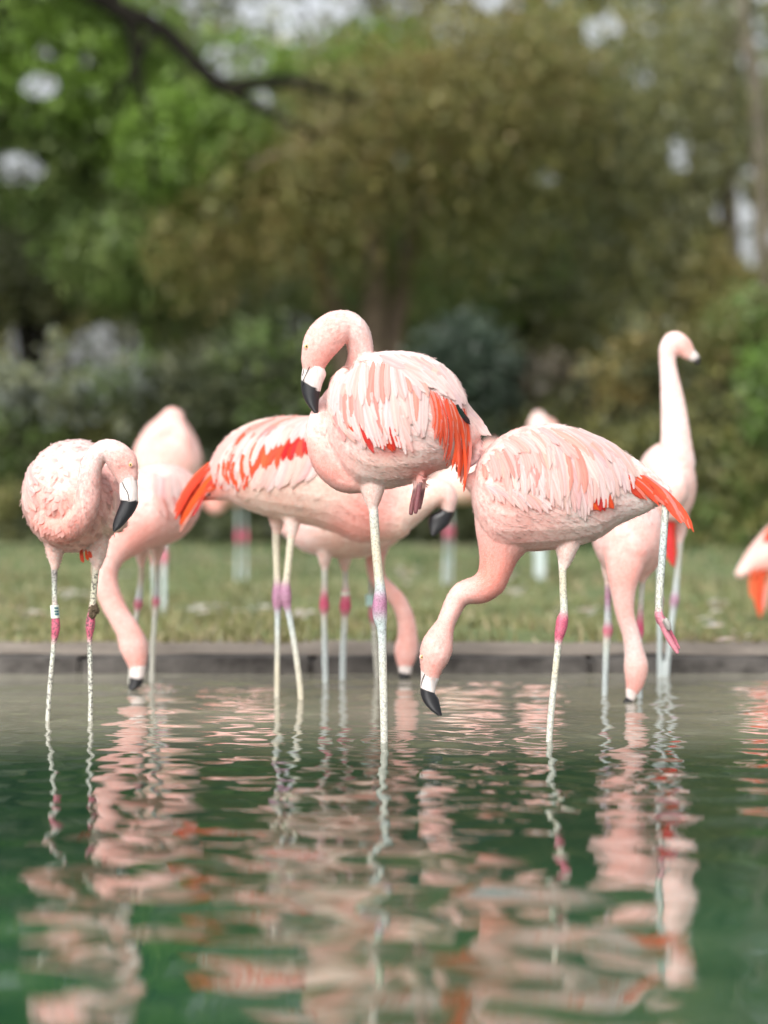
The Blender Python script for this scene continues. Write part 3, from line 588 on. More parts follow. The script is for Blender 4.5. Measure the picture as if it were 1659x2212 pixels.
# ================================================================== FLAMINGOS
def stump(x, y, r, dy=0, c='T', dx=0): return tube([(x-dx, y-22, r*1.15, 1, dy, c), (x, y, r, 1, dy, c), (x+dx*.3, y+20, r*.72, 1, dy, c), (x+dx*.5, y+34, r*.45, 1, dy, c)], fl=8)
YA = 5.24
bird(dict(label='tallest flamingo in front, on one leg, neck looped and bill resting on its breast', Y=YA, foot=(830, 1600), vox=.0034, dens=2.4, maxf=26000,
  tubes=[
   sect([((757,806),(708,886),46,0,'W'), ((775,772),(702,945),78,0,'W'), ((815,760),(722,1000),98,0,'P'), ((870,758),(765,1048),110,0,'W'), ((925,769),(830,1057),110,0,'W'), ((975,802),(890,1044),98,0,'W'),
         ((1001,840),(937,1020),78,0,'W'), ((1015,880),(967,1010),54,0,'W'), ((1032,905),(1000,985),28,0,'W'), ((1040,922),(1026,955),12,0,'P')], fl=14, fs=-1),
   tube([(790,1030,34,1,0,'C'), (745,1034,30,1,-.01,'Q'), (708,1004,30,1,-.02,'Q'), (690,960,27,1,-.02,'Q'), (686,918,23,1,0,'P'), (694,888,20,1,.05,'P'), (718,850,18,1,.085,'P'), (752,812,20,1,.085,'P'), (776,775,27,1,.05,'P'), (777,745,28.5,1,.03,'W'),
         (768,717,30,1,.015,'W'), (748,702,32,1,.01,'W'), (722,712,39,.8,0,'P'), (696,739,40,.75,0,'P'), (681,773,31,.75,0,'Q'), (676,799,23,.75,0,'P'), (674,814,20,.75,0,'A')], fl=6, n=6),
   stump(805, 1062, 24, -.02, 'T'),
   leg([(806,1088,11,'T'), (808,1115,10.5,'L'), (812,1180,10.5,'Y'), (818,1240,11,'Y'), (821,1270,12,'G'), (821,1292,15,'V'), (820,1315,16.5,'V'), (822,1338,15,'G'), (825,1362,10.5,'G'), (827,1440,9.5,'L'), (829,1520,9,'L'), (830,1600,8.5,'L'), (831,1650,8.5,'L')], -.02, .35),
   leg([(905,1020,13,'X'), (898,1060,8,'X'), (891,1085,6,'X'), (887,1109,5.5,'X')], -.03, .3), leg([(908,1020,9,'X'), (904,1060,6,'D'), (900,1085,6,'D'), (897,1106,5.5,'D')], -.048, .2), leg([(914,1020,9,'X'), (914,1050,6,'X'), (910,1075,5.5,'X'), (905,1098,5,'X')], -.02, .3),
   leg([(1018,925,10,'V'), (1028,950,12,'V'), (1031,972,12,'V'), (1024,996,8,'V'), (990,1015,8,'V')], .02, .2)],
  patch=[(915,1022,60,22,'R',.75), (880,985,60,14,'T',.5), (740,990,40,70,'Q',.35), (840,1010,90,40,'C',.6), (965,985,40,40,'W',.7), (730,795,30,60,'S',.25), (700,770,22,40,'S',.18), (725,1025,50,25,'S',.5), (845,975,40,14,'R',.6)],
  bill=[((659,772),(704,812),19,0,'E'), ((654,792),(697,828),17,0,'E'), ((651,812),(693,842),16,0,'E'), ((650,829),(691,851),15,0,'B'), ((652,848),(689,866),13.5,0,'B'), ((659,866),(688,880),11,0,'B'), ((668,880),(688,891),8,0,'B'), ((680,894),(687,899),4,0,'B')],
  mouth=[(669,793,-.019), (662,808,-.0185), (656,822,-.016), (653,836,-.010)], nostril=[(656.5,799,-.009), (654.5,811,-.009)], eye=(662, 748.5, 4.6, -.03),
  rows=[
   dict(root=[(745,890),(800,905),(860,905)], tip=[(772,935),(805,968),(845,980),(868,972)], n=9, w=14, cols='OR', layer=1, name='red_covert'),
   dict(root=[(905,805),(930,820)], tip=[(905,960),(922,935)], n=4, w=20, cols='W', layer=3),
   dict(root=[(922,838),(950,846),(985,864),(1006,884)], tip=[(934,925),(962,990),(990,1030),(1008,1058)], n=38, w=7, cols='OOSS', tipc='O', tp=.1, layer=2, name='flank_plume', bow=-.08, j=6),
   dict(root=[(950,850),(985,866)], tip=[(985,1015),(1000,1062)], n=10, w=6, cols='OOS', tp=.1, layer=4, name='flank_plume', bow=-.08),
   dict(root=[(985,868),(998,880)], tip=[(1012,908),(1028,912)], n=3, w=9, cols='B', layer=10, name='flight_feather'),
   dict(root=[(1000,862),(1012,890),(1020,905)], tip=[(1043,918),(1060,938),(1050,948)], n=6, w=14, cols='WA', layer=3, name='tail_feather', bow=.03),
   dict(root=[(734,826),(768,790),(830,780),(905,790)], tip=[(735,905),(785,958),(832,976),(880,972),(918,942)], n=26, w=20, cols='WWWWPA', layer=3, bow=.05, j=6),
   dict(root=[(734,822),(766,784),(830,770),(905,775)], tip=[(718,885),(752,915),(800,925),(855,935),(912,915)], n=20, w=17, cols='WWPQSWW', layer=4, bow=.04, j=11),
   dict(root=[(752,812),(784,782),(840,772),(905,776)], tip=[(732,850),(760,862),(815,870),(870,870),(925,855)], n=18, w=15, cols='WPSQWS', layer=5, bow=.03, j=10),
   dict(root=[(840,772),(890,772),(935,788),(965,808)], tip=[(915,838),(960,850),(990,868),(1018,892)], n=14, w=22, cols='WWA', layer=6, bow=.05),
   dict(root=[(810,768),(860,768),(910,774)], tip=[(880,800),(930,806),(975,830)], n=10, w=20, cols='WAP', layer=8, bow=.05),
   dict(root=[(702,880),(712,900),(728,925)], tip=[(726,915),(755,950),(795,962)], n=11, w=12, cols='PQC', layer=2, bow=-.1),
  ]))

YB = 5.26
bird(dict(label='sharp flamingo stooping in front, one foot lifted behind it, bill just above the water', Y=YB, foot=(1185, 1596), vox=.0034, dens=2.4, maxf=26000,
  tubes=[
   sect([((1440,1048),(1434,1082),14,0,'W'), ((1400,1010),(1394,1108),35,0,'T'), ((1350,976),(1337,1134),64,0,'T'), ((1295,946),(1280,1170),90,0,'W'), ((1235,922),(1197,1187),108,0,'W'), ((1180,915),(1132,1192),110,0,'P'), ((1115,926),(1072,1190),106,0,'P'),
         ((1067,953),(1043,1160),90,0,'P'), ((1038,987),(1025,1110),64,0,'P'), ((1023,1022),(1017,1065),25,0,'P')], fl=14),
   sect([((1022,1080),(1168,1170),75,0,'P'), ((1027,1140),(1140,1190),58,0,'Q'), ((1035,1190),(1118,1212),46,0,'S'), ((1035,1225),(1102,1246),40,0,'S'), ((1026,1243),(1084,1280),36,0,'S'), ((1002,1253),(1048,1302),33,0,'Q'), ((981,1265),(1010,1306),29,0,'P'),
         ((963,1292),(996,1325),26,0,'P'), ((953,1318),(983,1350),25,0,'P'), ((943,1341),(979,1370),25,0,'P'), ((927,1361),(978,1392),28,0,'P'), ((913,1383),(977,1408),31,0,'P'), ((907,1408),(969,1428),30,0,'P'), ((908,1435),(955,1450),23,0,'Q'), ((910,1455),(946,1470),17,0,'P')], fl=6),
   stump(1222, 1185, 24, -.02, 'T', dx=-6),
   leg([(1213,1208,10,'T'), (1214,1240,8.5,'Y'), (1215,1275,8.5,'Y'), (1217,1318,9,'L'), (1214,1335,13,'K'), (1210,1358,13,'K'), (1206,1376,10,'K'), (1204,1395,8,'L'), (1199,1440,7.5,'Y'), (1195,1480,7.5,'L'), (1188,1550,7.5,'L'), (1185,1600,7.5,'L'), (1183,1645,7.5,'L')], -.02, .35),
   leg([(1436,1070,9,'L'), (1434,1100,8.5,'L'), (1428,1190,8.5,'G'), (1422,1270,8.5,'L'), (1420,1310,8.5,'L'), (1420,1326,10,'F'), (1425,1340,11,'K')], -.03, .5),
   leg([(1420,1328,9,'F'), (1430,1355,7.5,'F'), (1442,1380,7,'F'), (1459,1407,5,'F')], -.04, .2), leg([(1428,1336,9,'F'), (1441,1358,6.5,'K'), (1452,1378,6,'K'), (1464,1399,4.5,'F')], -.02, .2), leg([(1428,1336,8,'K'), (1436,1362,6,'K'), (1448,1385,6,'K'), (1462,1405,4.5,'K')], 0, .1),
   leg([(1432,1336,6,'N'), (1437,1346,6.5,'N'), (1440,1356,5,'N')], -.055, .1)],
  patch=[(1060,1215,45,45,'S',.45), (1110,1180,70,40,'Q',.3), (1260,1150,90,40,'C',.4), (1320,1100,60,30,'W',.7), (1290,1095,28,14,'R',.6), (935,1440,25,22,'S',.3), (1275,1165,50,14,'Q',.35)],
  bill=[((909,1448),(948,1468),18,0,'E'), ((909,1466),(943,1480),15,0,'E'), ((908,1480),(940,1494),14,0,'E'), ((908,1490),(940,1499),14,0,'B'), ((909,1502),(946,1507),13,0,'B'), ((916,1518),(950,1521),11.5,0,'B'), ((929,1533),(953,1535),8.5,0,'B'), ((944,1545),(955,1543),4,0,'B')],
  mouth=[(917,1455,-.018), (912,1468,-.012), (909.5,1482,-.006)], eye=(911.5, 1419, 4.0, -.02),
  rows=[
   dict(root=[(1255,1060),(1290,1068),(1320,1060)], tip=[(1278,1104),(1300,1106),(1330,1098)], n=6, w=12, cols='OR', layer=1, name='red_covert'),
   dict(root=[(1325,1022),(1360,1026),(1400,1046)], tip=[(1385,1078),(1430,1095),(1450,1100),(1452,1085)], n=16, w=11, cols='OORS', tipc='O', tp=.12, layer=2, name='tail_feather', bow=-.05),
   dict(root=[(1370,1020),(1400,1035),(1420,1050)], tip=[(1474,1128),(1486,1138),(1501,1158)], n=12, w=10, cols='OOSS', tipc='O', tp=.12, layer=3, name='tail_feather', bow=-.07),
   dict(root=[(1100,975),(1160,955),(1220,950),(1275,965)], tip=[(1165,1085),(1215,1098),(1262,1118),(1290,1104),(1336,1092)], n=29, w=15, cols='WWPAW', layer=3, bow=-.09, j=6),
   dict(root=[(1036,1046),(1065,1052),(1110,1060),(1150,1065)], tip=[(1068,1082),(1112,1098),(1160,1105),(1205,1112)], n=16, w=11, cols='WPPA', layer=3, bow=-.10, j=6),
   dict(root=[(1060,980),(1110,950),(1170,938),(1230,945)], tip=[(1095,1068),(1145,1072),(1205,1078),(1270,1072)], n=24, w=14, cols='WPAQWS', layer=4, bow=-.09, j=10),
   dict(root=[(1195,925),(1250,930),(1300,952)], tip=[(1300,1060),(1345,1066),(1380,1040)], n=16, w=16, cols='WWA', layer=5, bow=-.10, j=6),
   dict(root=[(1046,1000),(1076,966),(1120,942),(1170,934)], tip=[(1058,1042),(1100,1035),(1155,1025),(1215,1018)], n=23, w=12, cols='PQASPQ', layer=5, bow=-.08, j=8),
   dict(root=[(1165,926),(1220,930),(1270,946)], tip=[(1250,990),(1310,1000),(1365,1008)], n=14, w=15, cols='WAPQ', layer=6, bow=-.06, j=8),
   dict(root=[(1080,952),(1122,936),(1170,927)], tip=[(1120,985),(1165,978),(1220,970)], n=13, w=12, cols='PAQ', layer=6, bow=-.06, j=7),
  ]))

YC = 5.70
bird(dict(label='sharp flamingo on the left facing the camera with an S-curved neck and a banded leg', Y=YC, foot=(155, 1553), vox=.0036, dens=1.9, maxf=16000, grav=.8, fw=.75, lift=.085,
  tubes=[
   tube([(158,1085,40,1.1,-.155,'P'), (158,1082,78,1.07,-.13,'Q'), (157,1075,101,1.09,-.06,'P'), (157,1072,110,1.11,.02,'P'), (160,1071,107,1.11,.10,'W'), (165,1075,88,1.1,.20,'W'), (172,1092,60,1.1,.30,'W'), (176,1125,30,1.2,.38,'P'), (177,1165,10,1.4,.43,'O'), (177,1205,5,1.4,.45,'O')], fl=20, ax=True, fs=-1),
   tube([(120,1110,48,1,-.09,'Q'), (150,1132,42,1,-.125,'S'), (186,1122,33,1,-.16,'Q'), (208,1085,26,1,-.18,'P'), (213,1040,24,1,-.185,'P'), (220,1003,23,1,-.185,'W'), (240,978,23,1,-.185,'W'), (264,979,26,1,-.19,'W'), (283,1000,31,.8,-.19,'P'), (292,1025,25,.75,-.19,'P'), (296,1043,19,.8,-.19,'A')], fl=6),
   tube([(245,1000,30,1.6,-.02,'P'), (252,1060,32,1.6,-.03,'P'), (240,1120,40,1.2,-.03,'C')], fl=14),
   stump(121, 1188, 20, -.02, 'T'), stump(212, 1188, 22, -.02, 'T'),
   leg([(119,1210,9,'T'), (120,1240,7,'N'), (120.5,1290,6,'L'), (122,1330,8,'K'), (123,1352,10,'K'), (121,1372,8,'K'), (118,1395,5.6,'L'), (113,1450,5.4,'L'), (108,1510,5.4,'L'), (105,1560,5.4,'L'), (103,1600,5.4,'L')], -.02, .75),
   leg([(211,1210,9,'T'), (208,1240,8,'Y'), (203,1300,7.5,'Y'), (199,1330,9,'K'), (197,1352,10.5,'K'), (196,1372,7,'K'), (196,1395,5.6,'L'), (197,1450,5.4,'L'), (198,1510,5.4,'L'), (197,1560,5.4,'L'), (197,1600,5.4,'L')], -.02, .85)],
  patch=[(120,1130,70,50,'S',.75), (140,1010,60,40,'W',.6), (110,1060,40,50,'Q',.2), (268,1005,20,20,'S',.25), (160,960,80,20,'W',.6), (240,1140,40,40,'C',.4)],
  bill=[((277,1030),(313,1020),18,-.19,'E'), ((276.5,1052),(315.5,1048),17,-.19,'E'), ((277.5,1074),(316,1075),16,-.19,'E'), ((279,1083),(316,1087),15.5,-.19,'B'), ((273.5,1099),(306,1107),14,-.19,'B'), ((267,1115),(294,1122),12,-.19,'B'), ((263,1130),(281,1136),9,-.19,'B'), ((263,1141),(270,1143.5),4,-.19,'B')],
  mouth=[(284.5,1041,-.212), (290,1053,-.212), (296,1064,-.2105), (299,1080,-.2095)], nostril=[(301,1046,-.2065), (306,1059,-.2035)], eye=(282, 1004, 4.0, -.2),
  bands=[(120,1306,122,1334,9.5,-.02,M_BAND,True)], mud=[(203,1318,11,-.025), (200,1328,8,-.03), (205,1310,7,-.02)],
  rows=[
   dict(root=[(68,1000),(60,1030),(58,1060)], tip=[(84,1055),(70,1085),(66,1110)], n=7, w=13, cols='WPA', layer=2, bow=.08),
   dict(root=[(262,1120),(256,1110),(246,1105)], tip=[(268,1070),(258,1062),(247,1068)], n=7, w=11, cols='WPA', layer=2, bow=.06),
   dict(root=[(174,1185),(197,1190)], tip=[(176,1217),(202,1208)], n=3, w=8, cols='O', layer=0, dy=.40, name='tail_feather', j=2)]))

YE = 6.27
bird(dict(label='flamingo with scarlet tail bending right behind the one-legged bird, purple knees crossed', Y=YE, foot=(622, 1508), vox=.0048, dens=1.2, maxf=4500,
  tubes=[
   sect([((428,1048),(440,1082),14,0,'O'), ((458,990),(490,1082),42,0,'W'), ((497,938),(522,1097),78,0,'W'), ((546,911),(570,1114),102,0,'C'), ((600,900),(620,1127),112,0,'C'), ((665,900),(675,1137),112,0,'C'), ((725,918),(725,1153),102,0,'C'), ((780,962),(770,1171),88,0,'Q'), ((830,1010),(810,1172),68,0,'Q'), ((862,1040),(850,1165),54,0,'C')], fl=17),
   sect([((790,1000),(780,1165),70,0,'Q'), ((850,1035),(845,1168),55,0,'C'), ((905,1040),(890,1142),42,0,'C'), ((942,1032),(922,1115),34,0,'C'), ((975,1045),(945,1095),28,0,'A'), ((988,1075),(948,1092),24,0,'W'), ((982,1102),(953,1100),17,0,'W')], fl=6),
   stump(597, 1116, 20, .04, 'T'), stump(632, 1122, 20, -.04, 'T'),
   leg([(595,1130,10,'Y'), (595,1180,9,'Y'), (597,1246,8.5,'Y'), (599,1272,12,'V'), (599,1292,14,'V'), (598,1310,11,'V'), (598,1330,7.5,'G'), (598,1400,7,'L'), (597,1470,7,'Y'), (597,1560,7,'L')], .04, .2),
   leg([(632,1140,10,'Y'), (630,1160,9,'Y'), (621,1245,8.5,'Y'), (618,1268,12,'V'), (618,1288,14,'V'), (621,1306,10,'V'), (626,1328,7.5,'G'), (639,1401,7,'L'), (650,1490,7,'Y'), (652,1560,7,'Y')], -.04, .2)],
  patch=[(770,1130,60,40,'S',.45), (450,1060,50,30,'O',.6), (520,990,60,40,'O',.4), (600,1000,60,30,'W',.4)],
  bill=[((980,1100),(955,1094),16,0,'E'), ((980,1112),(948,1103),15,0,'B'), ((968,1135),(930,1112),14,0,'B'), ((950,1150),(925,1128),10,0,'B'), ((938,1158),(928,1146),5,0,'B')],
  rows=[
   dict(root=[(500,960),(560,950),(640,945),(690,930)], tip=[(470,1058),(525,1062),(555,1020),(620,998),(672,975)], n=22, w=14, cols='OOR', layer=1, name='red_covert', bow=.1),
   dict(root=[(452,1000),(470,1020),(468,1052)], tip=[(378,1104),(388,1140),(402,1124),(422,1080)], n=26, w=13, cols='OOORS', tp=.2, j=4, layer=2, name='tail_feather', bow=.06),
   dict(root=[(448,1060),(460,1070)], tip=[(405,1062),(408,1080)], n=2, w=14, cols='B', layer=3, name='flight_feather', j=2),
   dict(root=[(535,935),(575,918),(615,912)], tip=[(458,1030),(482,1058),(518,1060)], n=17, w=13, cols='WWAP', layer=4, bow=.13),
   dict(root=[(590,916),(640,908),(700,908)], tip=[(530,1020),(585,968),(665,955)], n=14, w=15, cols='WWA', layer=4, bow=.12),
   dict(root=[(560,1010),(620,990),(700,965)], tip=[(540,1055),(595,1058),(660,1045)], n=16, w=15, cols='PCWA', layer=3, bow=-.06),
   dict(root=[(690,903),(620,902),(560,912)], tip=[(600,935),(530,950),(470,985)], n=13, w=13, cols='PSOA', layer=6, bow=.06),
  ]))

YD = 6.67
bird(dict(label='flamingo behind the left bird, lowering its head to dip its bill in the water', Y=YD, foot=(285, 1480), vox=.0055, dens=1.1, maxf=3000,
  tubes=[
   tube([(392,1055,26,1,.26,'P'), (372,1070,60,1,.18,'P'), (343,1088,88,1,.03,'P'), (312,1115,76,1,-.06,'P'), (275,1158,50,1,-.12,'Q'), (250,1195,34,1,-.15,'P'), (241,1235,27,1,-.16,'P'), (250,1280,25,1,-.16,'P'), (272,1325,24,1,-.16,'P'), (290,1355,26,1,-.16,'P'), (301,1385,30,.85,-.16,'P'), (307,1413,24,.8,-.16,'Q'), (310,1436,17,.8,-.16,'A')], fl=10),
   stump(304, 1185, 18, .02, 'T'), stump(332, 1180, 18, .1, 'T'),
   leg([(304,1205,8,'Y'), (303,1250,7.5,'Y'), (299,1290,9,'G'), (297,1306,11,'K'), (294,1325,7,'L'), (286,1380,6.5,'L'), (282,1440,6.5,'L'), (280,1510,6.5,'L')], .02, .2),
   leg([(332,1205,8,'Y'), (331,1285,7.5,'G'), (330,1303,10,'K'), (328,1325,7,'L'), (322,1420,6.5,'L'), (320,1510,6.5,'L')], .1, .2)],
  patch=[(372,1030,30,30,'W',.4), (300,1140,40,30,'S',.3)],
  bill=[(310,1430,18,.85,-.16,'E'), (309,1448,16,.85,-.16,'E'), (307,1460,15,.85,-.16,'B'), (302,1469,12,.8,-.16,'B'), (295,1476,7,.8,-.16,'B')],
  rows=[dict(root=[(345,1005),(365,1010),(385,1030)], tip=[(335,1080),(372,1085),(396,1080)], n=8, w=16, cols='WPAS', layer=2, bow=.08), dict(root=[(330,1050),(360,1060),(390,1075)], tip=[(345,1120),(370,1115),(393,1105)], n=7, w=15, cols='PAS', layer=2, bow=.06)]))

YF = 6.8
bird(dict(label='pale flamingo behind the crossed purple knees, only its lower body and leg pair showing', Y=YF, foot=(722, 1470), vox=.006, dens=1.0, maxf=1800,
  tubes=[tube([(600,1128,12,1,0,'S'), (628,1142,24,1,0,'W'), (668,1150,46,1,0,'W'), (725,1144,62,1,0,'C'), (790,1132,70,1,0,'C'), (845,1108,52,1,0,'P'), (872,1060,26,1,0,'P'), (862,1015,21,1,.03,'P'), (815,1010,20,1,.08,'P'), (780,1040,26,.8,.09,'P')], fl=10),
         stump(702, 1192, 18, -.03, 'T'), stump(744, 1196, 18, .04, 'T'),
         leg([(702,1205,8,'L'), (702,1260,7.5,'L'), (701,1292,10,'K'), (701,1312,12,'K'), (701,1332,7.5,'L'), (702,1400,7.5,'G'), (704,1500,7,'G')], -.03, .2),
         leg([(744,1205,8,'L'), (746,1260,7.5,'L'), (746,1298,12,'K'), (745,1318,13,'K'), (744,1338,8,'L'), (741,1400,8,'G'), (739,1500,7,'G')], .04, .2)],
  bands=[(746,1280,746,1296,10,.04,M_BAND,False)]))
YN = 6.92
bird(dict(label='flamingo hidden behind the one-legged bird, its curved neck reaching down to the water edge', Y=YN, foot=(815, 1465), vox=.006, dens=1.0, maxf=1500,
  tubes=[tube([(730,1040,16,1,.1,'P'), (765,1055,45,1,.08,'P'), (820,1080,62,1,.04,'P'), (828,1130,40,1,0,'P'), (816,1175,26,1,-.03,'P'), (810,1215,20,1,-.04,'P'), (817,1250,18,1,-.04,'P'), (840,1275,18,1,-.04,'P'), (862,1300,18,1,-.04,'P'), (876,1335,19,1,-.04,'P'), (880,1372,22,1,-.04,'P'), (877,1405,26,.8,-.04,'P'), (875,1432,18,.8,-.04,'Q')], fl=8),
         stump(800, 1135, 18, 0, 'T'),
         leg([(800,1165,8,'L'), (802,1230,7.5,'L'), (803,1290,8,'L'), (805,1318,10,'F'), (806,1334,11,'F'), (808,1354,7.5,'L'), (812,1420,7,'L'), (817,1480,7,'L'), (818,1500,7,'L')], 0, .5)],
  bands=[(800,1284,801,1308,11,0,M_BANDB,False)],
  bill=[(875,1430,16,.85,-.04,'E'), (875,1446,14,.85,-.04,'E'), (873,1457,12,.85,-.04,'B'), (868,1470,6,.8,-.04,'B')]))
YJ = 6.29
bird(dict(label='flamingo facing the camera behind the lifted foot, head straight down at the water', Y=YJ, foot=(1348, 1506), vox=.0052, dens=1.1, maxf=3000,
  tubes=[tube([(1352,1195,38,1.1,-.13,'Q'), (1354,1180,62,1.1,-.09,'P'), (1358,1165,76,1.1,0,'P'), (1365,1150,78,1.1,.1,'W'), (1375,1140,60,1.1,.22,'W'), (1390,1140,30,1.1,.32,'P')], fl=12, ax=True, fs=-1),
         tube([(1345,1190,50,1,-.10,'Q'), (1336,1235,36,1,-.14,'Q'), (1334,1275,26,1,-.15,'P'), (1338,1320,20,1,-.15,'P'), (1350,1362,18.5,1,-.15,'W'), (1357,1398,21,1,-.15,'W'), (1361,1432,26,.85,-.15,'A'), (1358,1465,20,.8,-.15,'Q'), (1352,1486,13,.8,-.15,'A')], fl=7),
         tube([(1400,1190,40,1,.0,'P'), (1390,1225,26,1,0,'P'), (1387,1245,14,1,0,'T')], fl=10), stump(1318, 1225, 16, .05, 'T'),
         leg([(1317,1245,8,'L'), (1317,1290,7.5,'V'), (1317,1340,9,'G'), (1317,1366,12,'K'), (1315,1385,9,'L'), (1312,1440,7.5,'G'), (1309,1540,7,'G')], .05, .2),
         leg([(1387,1250,8,'L'), (1385,1300,7,'L'), (1382,1345,9,'K'), (1381,1368,11,'K'), (1381,1388,7,'L'), (1382,1450,6.5,'G'), (1383,1540,6.5,'G')], 0, .2)],
  bill=[(1353,1480,14,.85,-.15,'A'), (1350,1494,11,.85,-.15,'E'), (1345,1503,9,.85,-.15,'B'), (1338,1508,6,.8,-.15,'B')]))
YI = 7.0
bird(dict(label='tall upright flamingo on the right with a raised head looking right', Y=YI, foot=(1450, 1459), vox=.006, dens=1.0, maxf=2500,
  tubes=[tube([(1442,1055,30,1.4,-.16,'W'), (1442,1050,50,1.4,-.12,'A'), (1440,1048,62,1.48,-.02,'A'), (1440,1050,60,1.45,.1,'W'), (1440,1065,42,1.4,.2,'P'), (1442,1095,20,1.4,.28,'S'), (1446,1130,9,1.4,.32,'O')], fl=12, ax=True, fs=-1),
         tube([(1455,1000,42,1,-.06,'W'), (1453,950,33,.8,-.08,'W'), (1450,905,29,.75,-.08,'W'), (1445,860,25,.75,-.08,'W'), (1439,817,20,.8,-.08,'W'), (1435,782,18,.9,-.08,'W'), (1437,757,20,1,-.08,'W'), (1449,742,23,.9,-.08,'W'), (1466,752,22,.85,-.08,'P'), (1481,768,15,.85,-.08,'A')], fl=5),
         stump(1468, 1135, 18, 0, 'W'), stump(1424, 1130, 16, 0, 'W'),
         leg([(1468,1150,9,'G'), (1466,1200,8,'L'), (1460,1270,8,'G'), (1457,1297,11,'V'), (1454,1320,8,'G'), (1446,1390,7,'G'), (1440,1459,6.5,'G'), (1438,1490,6.5,'G')], 0, .2),
         leg([(1424,1150,8,'G'), (1425,1275,7,'G'), (1425,1297,10,'V'), (1425,1320,7,'G'), (1424,1459,6,'G'), (1424,1490,6,'G')], 0, .2)],
  bill=[(1478,764,14,.85,-.08,'E'), (1488,772,12,.85,-.08,'E'), (1496,779,9,.8,-.08,'N'), (1500,787,5,.8,-.08,'B')],
  rows=[dict(root=[(1440,1120),(1462,1130)], tip=[(1448,1225),(1460,1222)], n=5, w=15, cols='OOR', layer=0, dy=.25, name='tail_feather', j=3)]))
YG = 9.1
bird(dict(label='blurred flamingo on the lawn at left turned away, back humped and head hidden', Y=YG, foot=(354, 1326), vox=.008, dens=.9, maxf=1500,
  tubes=[tube([(375,900,24,1,-.02,'P'), (372,915,38,1,-.02,'P'), (366,948,62,1,0,'P'), (362,990,76,1,0,'P'), (360,1035,68,1,0,'C'), (360,1075,40,1,0,'C')], fl=12),
         tube([(395,1000,26,1,-.06,'P'), (398,960,20,1,-.08,'P'), (378,925,19,1,-.06,'P'), (345,945,20,1,-.07,'P'), (328,975,18,1,-.07,'P')], fl=6),
         stump(354, 1085, 14, 0, 'C'), stump(330, 1085, 14, .05, 'C'),
         leg([(354,1100,7,'G'), (355,1170,7,'G'), (355,1195,9,'F'), (355,1210,9,'F'), (355,1230,7,'G'), (354,1328,6,'G')], 0, .2), leg([(330,1100,7,'G'), (332,1170,7,'G'), (332,1195,9,'F'), (332,1210,9,'F'), (332,1230,7,'G'), (333,1328,6,'G')], .05, .2)], patch=[(335,965,22,18,'Q',.5)]))
YH = 12.4
bird(dict(label='distant flamingo on the lawn behind the scarlet tail, red kneed legs side by side', Y=YH, foot=(521, 1250), vox=.011, dens=.8, maxf=800,
  tubes=[tube([(440,1070,10,1,0,'S'), (465,1075,22,1,0,'S'), (505,1050,44,1,0,'P'), (555,1040,46,1,0,'P'), (585,1040,26,1,0,'P'), (590,1010,14,1,0,'P'), (570,985,12,1,.03,'P'), (545,1000,13,1,.05,'P')], fl=8),
         tube([(455,1085,16,1,0,'S'), (467,1095,16,1,0,'P'), (480,1085,14,1,0,'P')], fl=6),
         leg([(512,1085,5,'M'), (513,1135,4.6,'M'), (513,1152,6,'K'), (513,1166,6,'K'), (513,1182,4.6,'M'), (512,1252,5.5,'G')], 0, .2), leg([(530,1080,5,'M'), (530,1135,4.6,'M'), (530,1152,6,'K'), (530,1166,6,'K'), (530,1182,4.6,'M'), (530,1252,5.5,'G')], .04, .2)]))
YM = 11.8
bird(dict(label='distant flamingo in the gap between the one-legged and stooping birds, red knee below', Y=YM, foot=(965, 1258), vox=.011, dens=.8, maxf=800,
  tubes=[tube([(920,1050,10,1,0,'P'), (945,1050,30,1,0,'P'), (985,1045,46,1,0,'C'), (1030,1035,46,1,0,'P'), (1065,1020,24,1,0,'P'), (1080,985,13,1,0,'P'), (1065,960,12,1,0,'P'), (1045,975,13,1,0,'P')], fl=8),
         leg([(960,1080,5,'M'), (963,1128,4.6,'M'), (964,1143,6,'K'), (964,1157,6,'K'), (963,1172,4.6,'M'), (961,1262,5.5,'G')], 0, .2), leg([(975,1085,5,'M'), (976,1128,4.6,'M'), (976,1143,6,'K'), (976,1157,6,'K'), (976,1172,4.6,'M'), (974,1262,5.5,'G')], .05, .2)]))
YL = 12.1
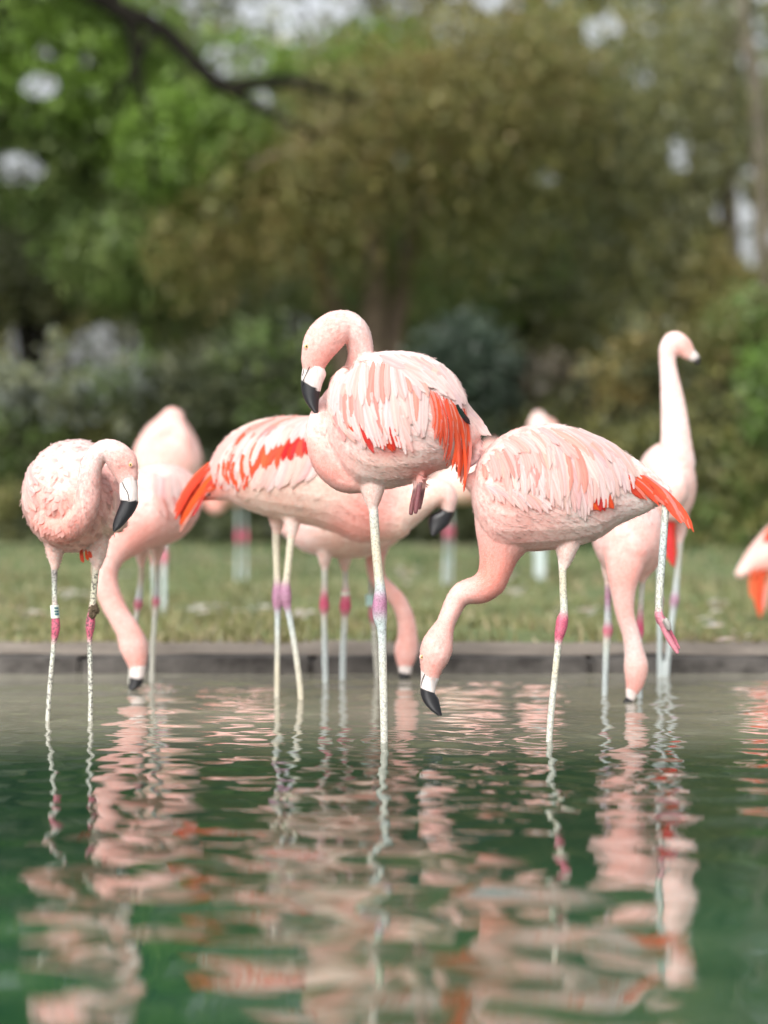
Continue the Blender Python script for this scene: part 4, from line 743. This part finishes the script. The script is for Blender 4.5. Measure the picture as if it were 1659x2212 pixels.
bird(dict(label='distant flamingo peeping over the back of the stooping bird', Y=YL, foot=(1165, 1255), vox=.011, dens=.8, maxf=800,
  tubes=[tube([(1163,898,13,1,0,'W'), (1164,915,22,1,0,'W'), (1165,950,36,1,0,'P'), (1165,995,48,1,0,'P'), (1165,1040,42,1,0,'P'), (1165,1070,20,1,0,'P')], fl=8),
         tube([(1195,985,14,1,-.1,'P'), (1200,945,11,1,-.12,'P'), (1180,915,11,1,-.1,'P'), (1160,935,12,1,-.11,'P')], fl=4),
         leg([(1158,1080,6,'G'), (1158,1140,6,'G'), (1158,1155,8,'K'), (1158,1175,6,'G'), (1158,1256,5.5,'G')], 0, .2), leg([(1174,1080,6,'G'), (1174,1140,6,'G'), (1174,1155,8,'K'), (1174,1175,6,'G'), (1174,1256,5.5,'G')], 0, .2)]))
YK = 8.7
bird(dict(label='flamingo cut off by the right edge of the frame, orange plumes hanging under it', Y=YK, foot=(1730, 1340), vox=.008, dens=.9, maxf=1500,
  tubes=[tube([(1598,1240,12,1,0,'W'), (1616,1226,22,1,0,'W'), (1648,1206,40,1,0,'P'), (1700,1180,62,1,0,'P'), (1765,1150,74,1,0,'P'), (1815,1130,50,1,0,'P'), (1845,1085,26,1,0,'P'), (1855,1020,20,1,0,'P'), (1845,950,17,1,0,'P'), (1835,890,16,1,0,'P'), (1850,860,20,1,0,'P'), (1872,875,16,1,0,'P')], fl=10),
         leg([(1715,1220,9,'G'), (1716,1285,10,'K'), (1716,1345,7,'G')], 0, .2), leg([(1745,1215,9,'G'), (1745,1285,10,'K'), (1745,1345,7,'G')], .05, .2)],
  bill=[(1870,873,15,.85,0,'E'), (1884,886,12,.85,0,'E'), (1890,900,9,.85,0,'B'), (1888,914,5,.85,0,'B')],
  rows=[dict(root=[(1620,1225),(1650,1220),(1680,1225)], tip=[(1618,1283),(1643,1336),(1652,1320)], n=5, w=8, cols='OOS', tp=.1, layer=0, name='flank_plume', j=4), dict(root=[(1700,1135),(1700,1160)], tip=[(1652,1148),(1646,1182)], n=8, w=14, cols='OR', layer=1, name='red_covert', j=3),
        dict(root=[(1612,1236),(1625,1240)], tip=[(1632,1256),(1650,1250)], n=2, w=9, cols='B', layer=0, name='flight_feather', j=2)]))
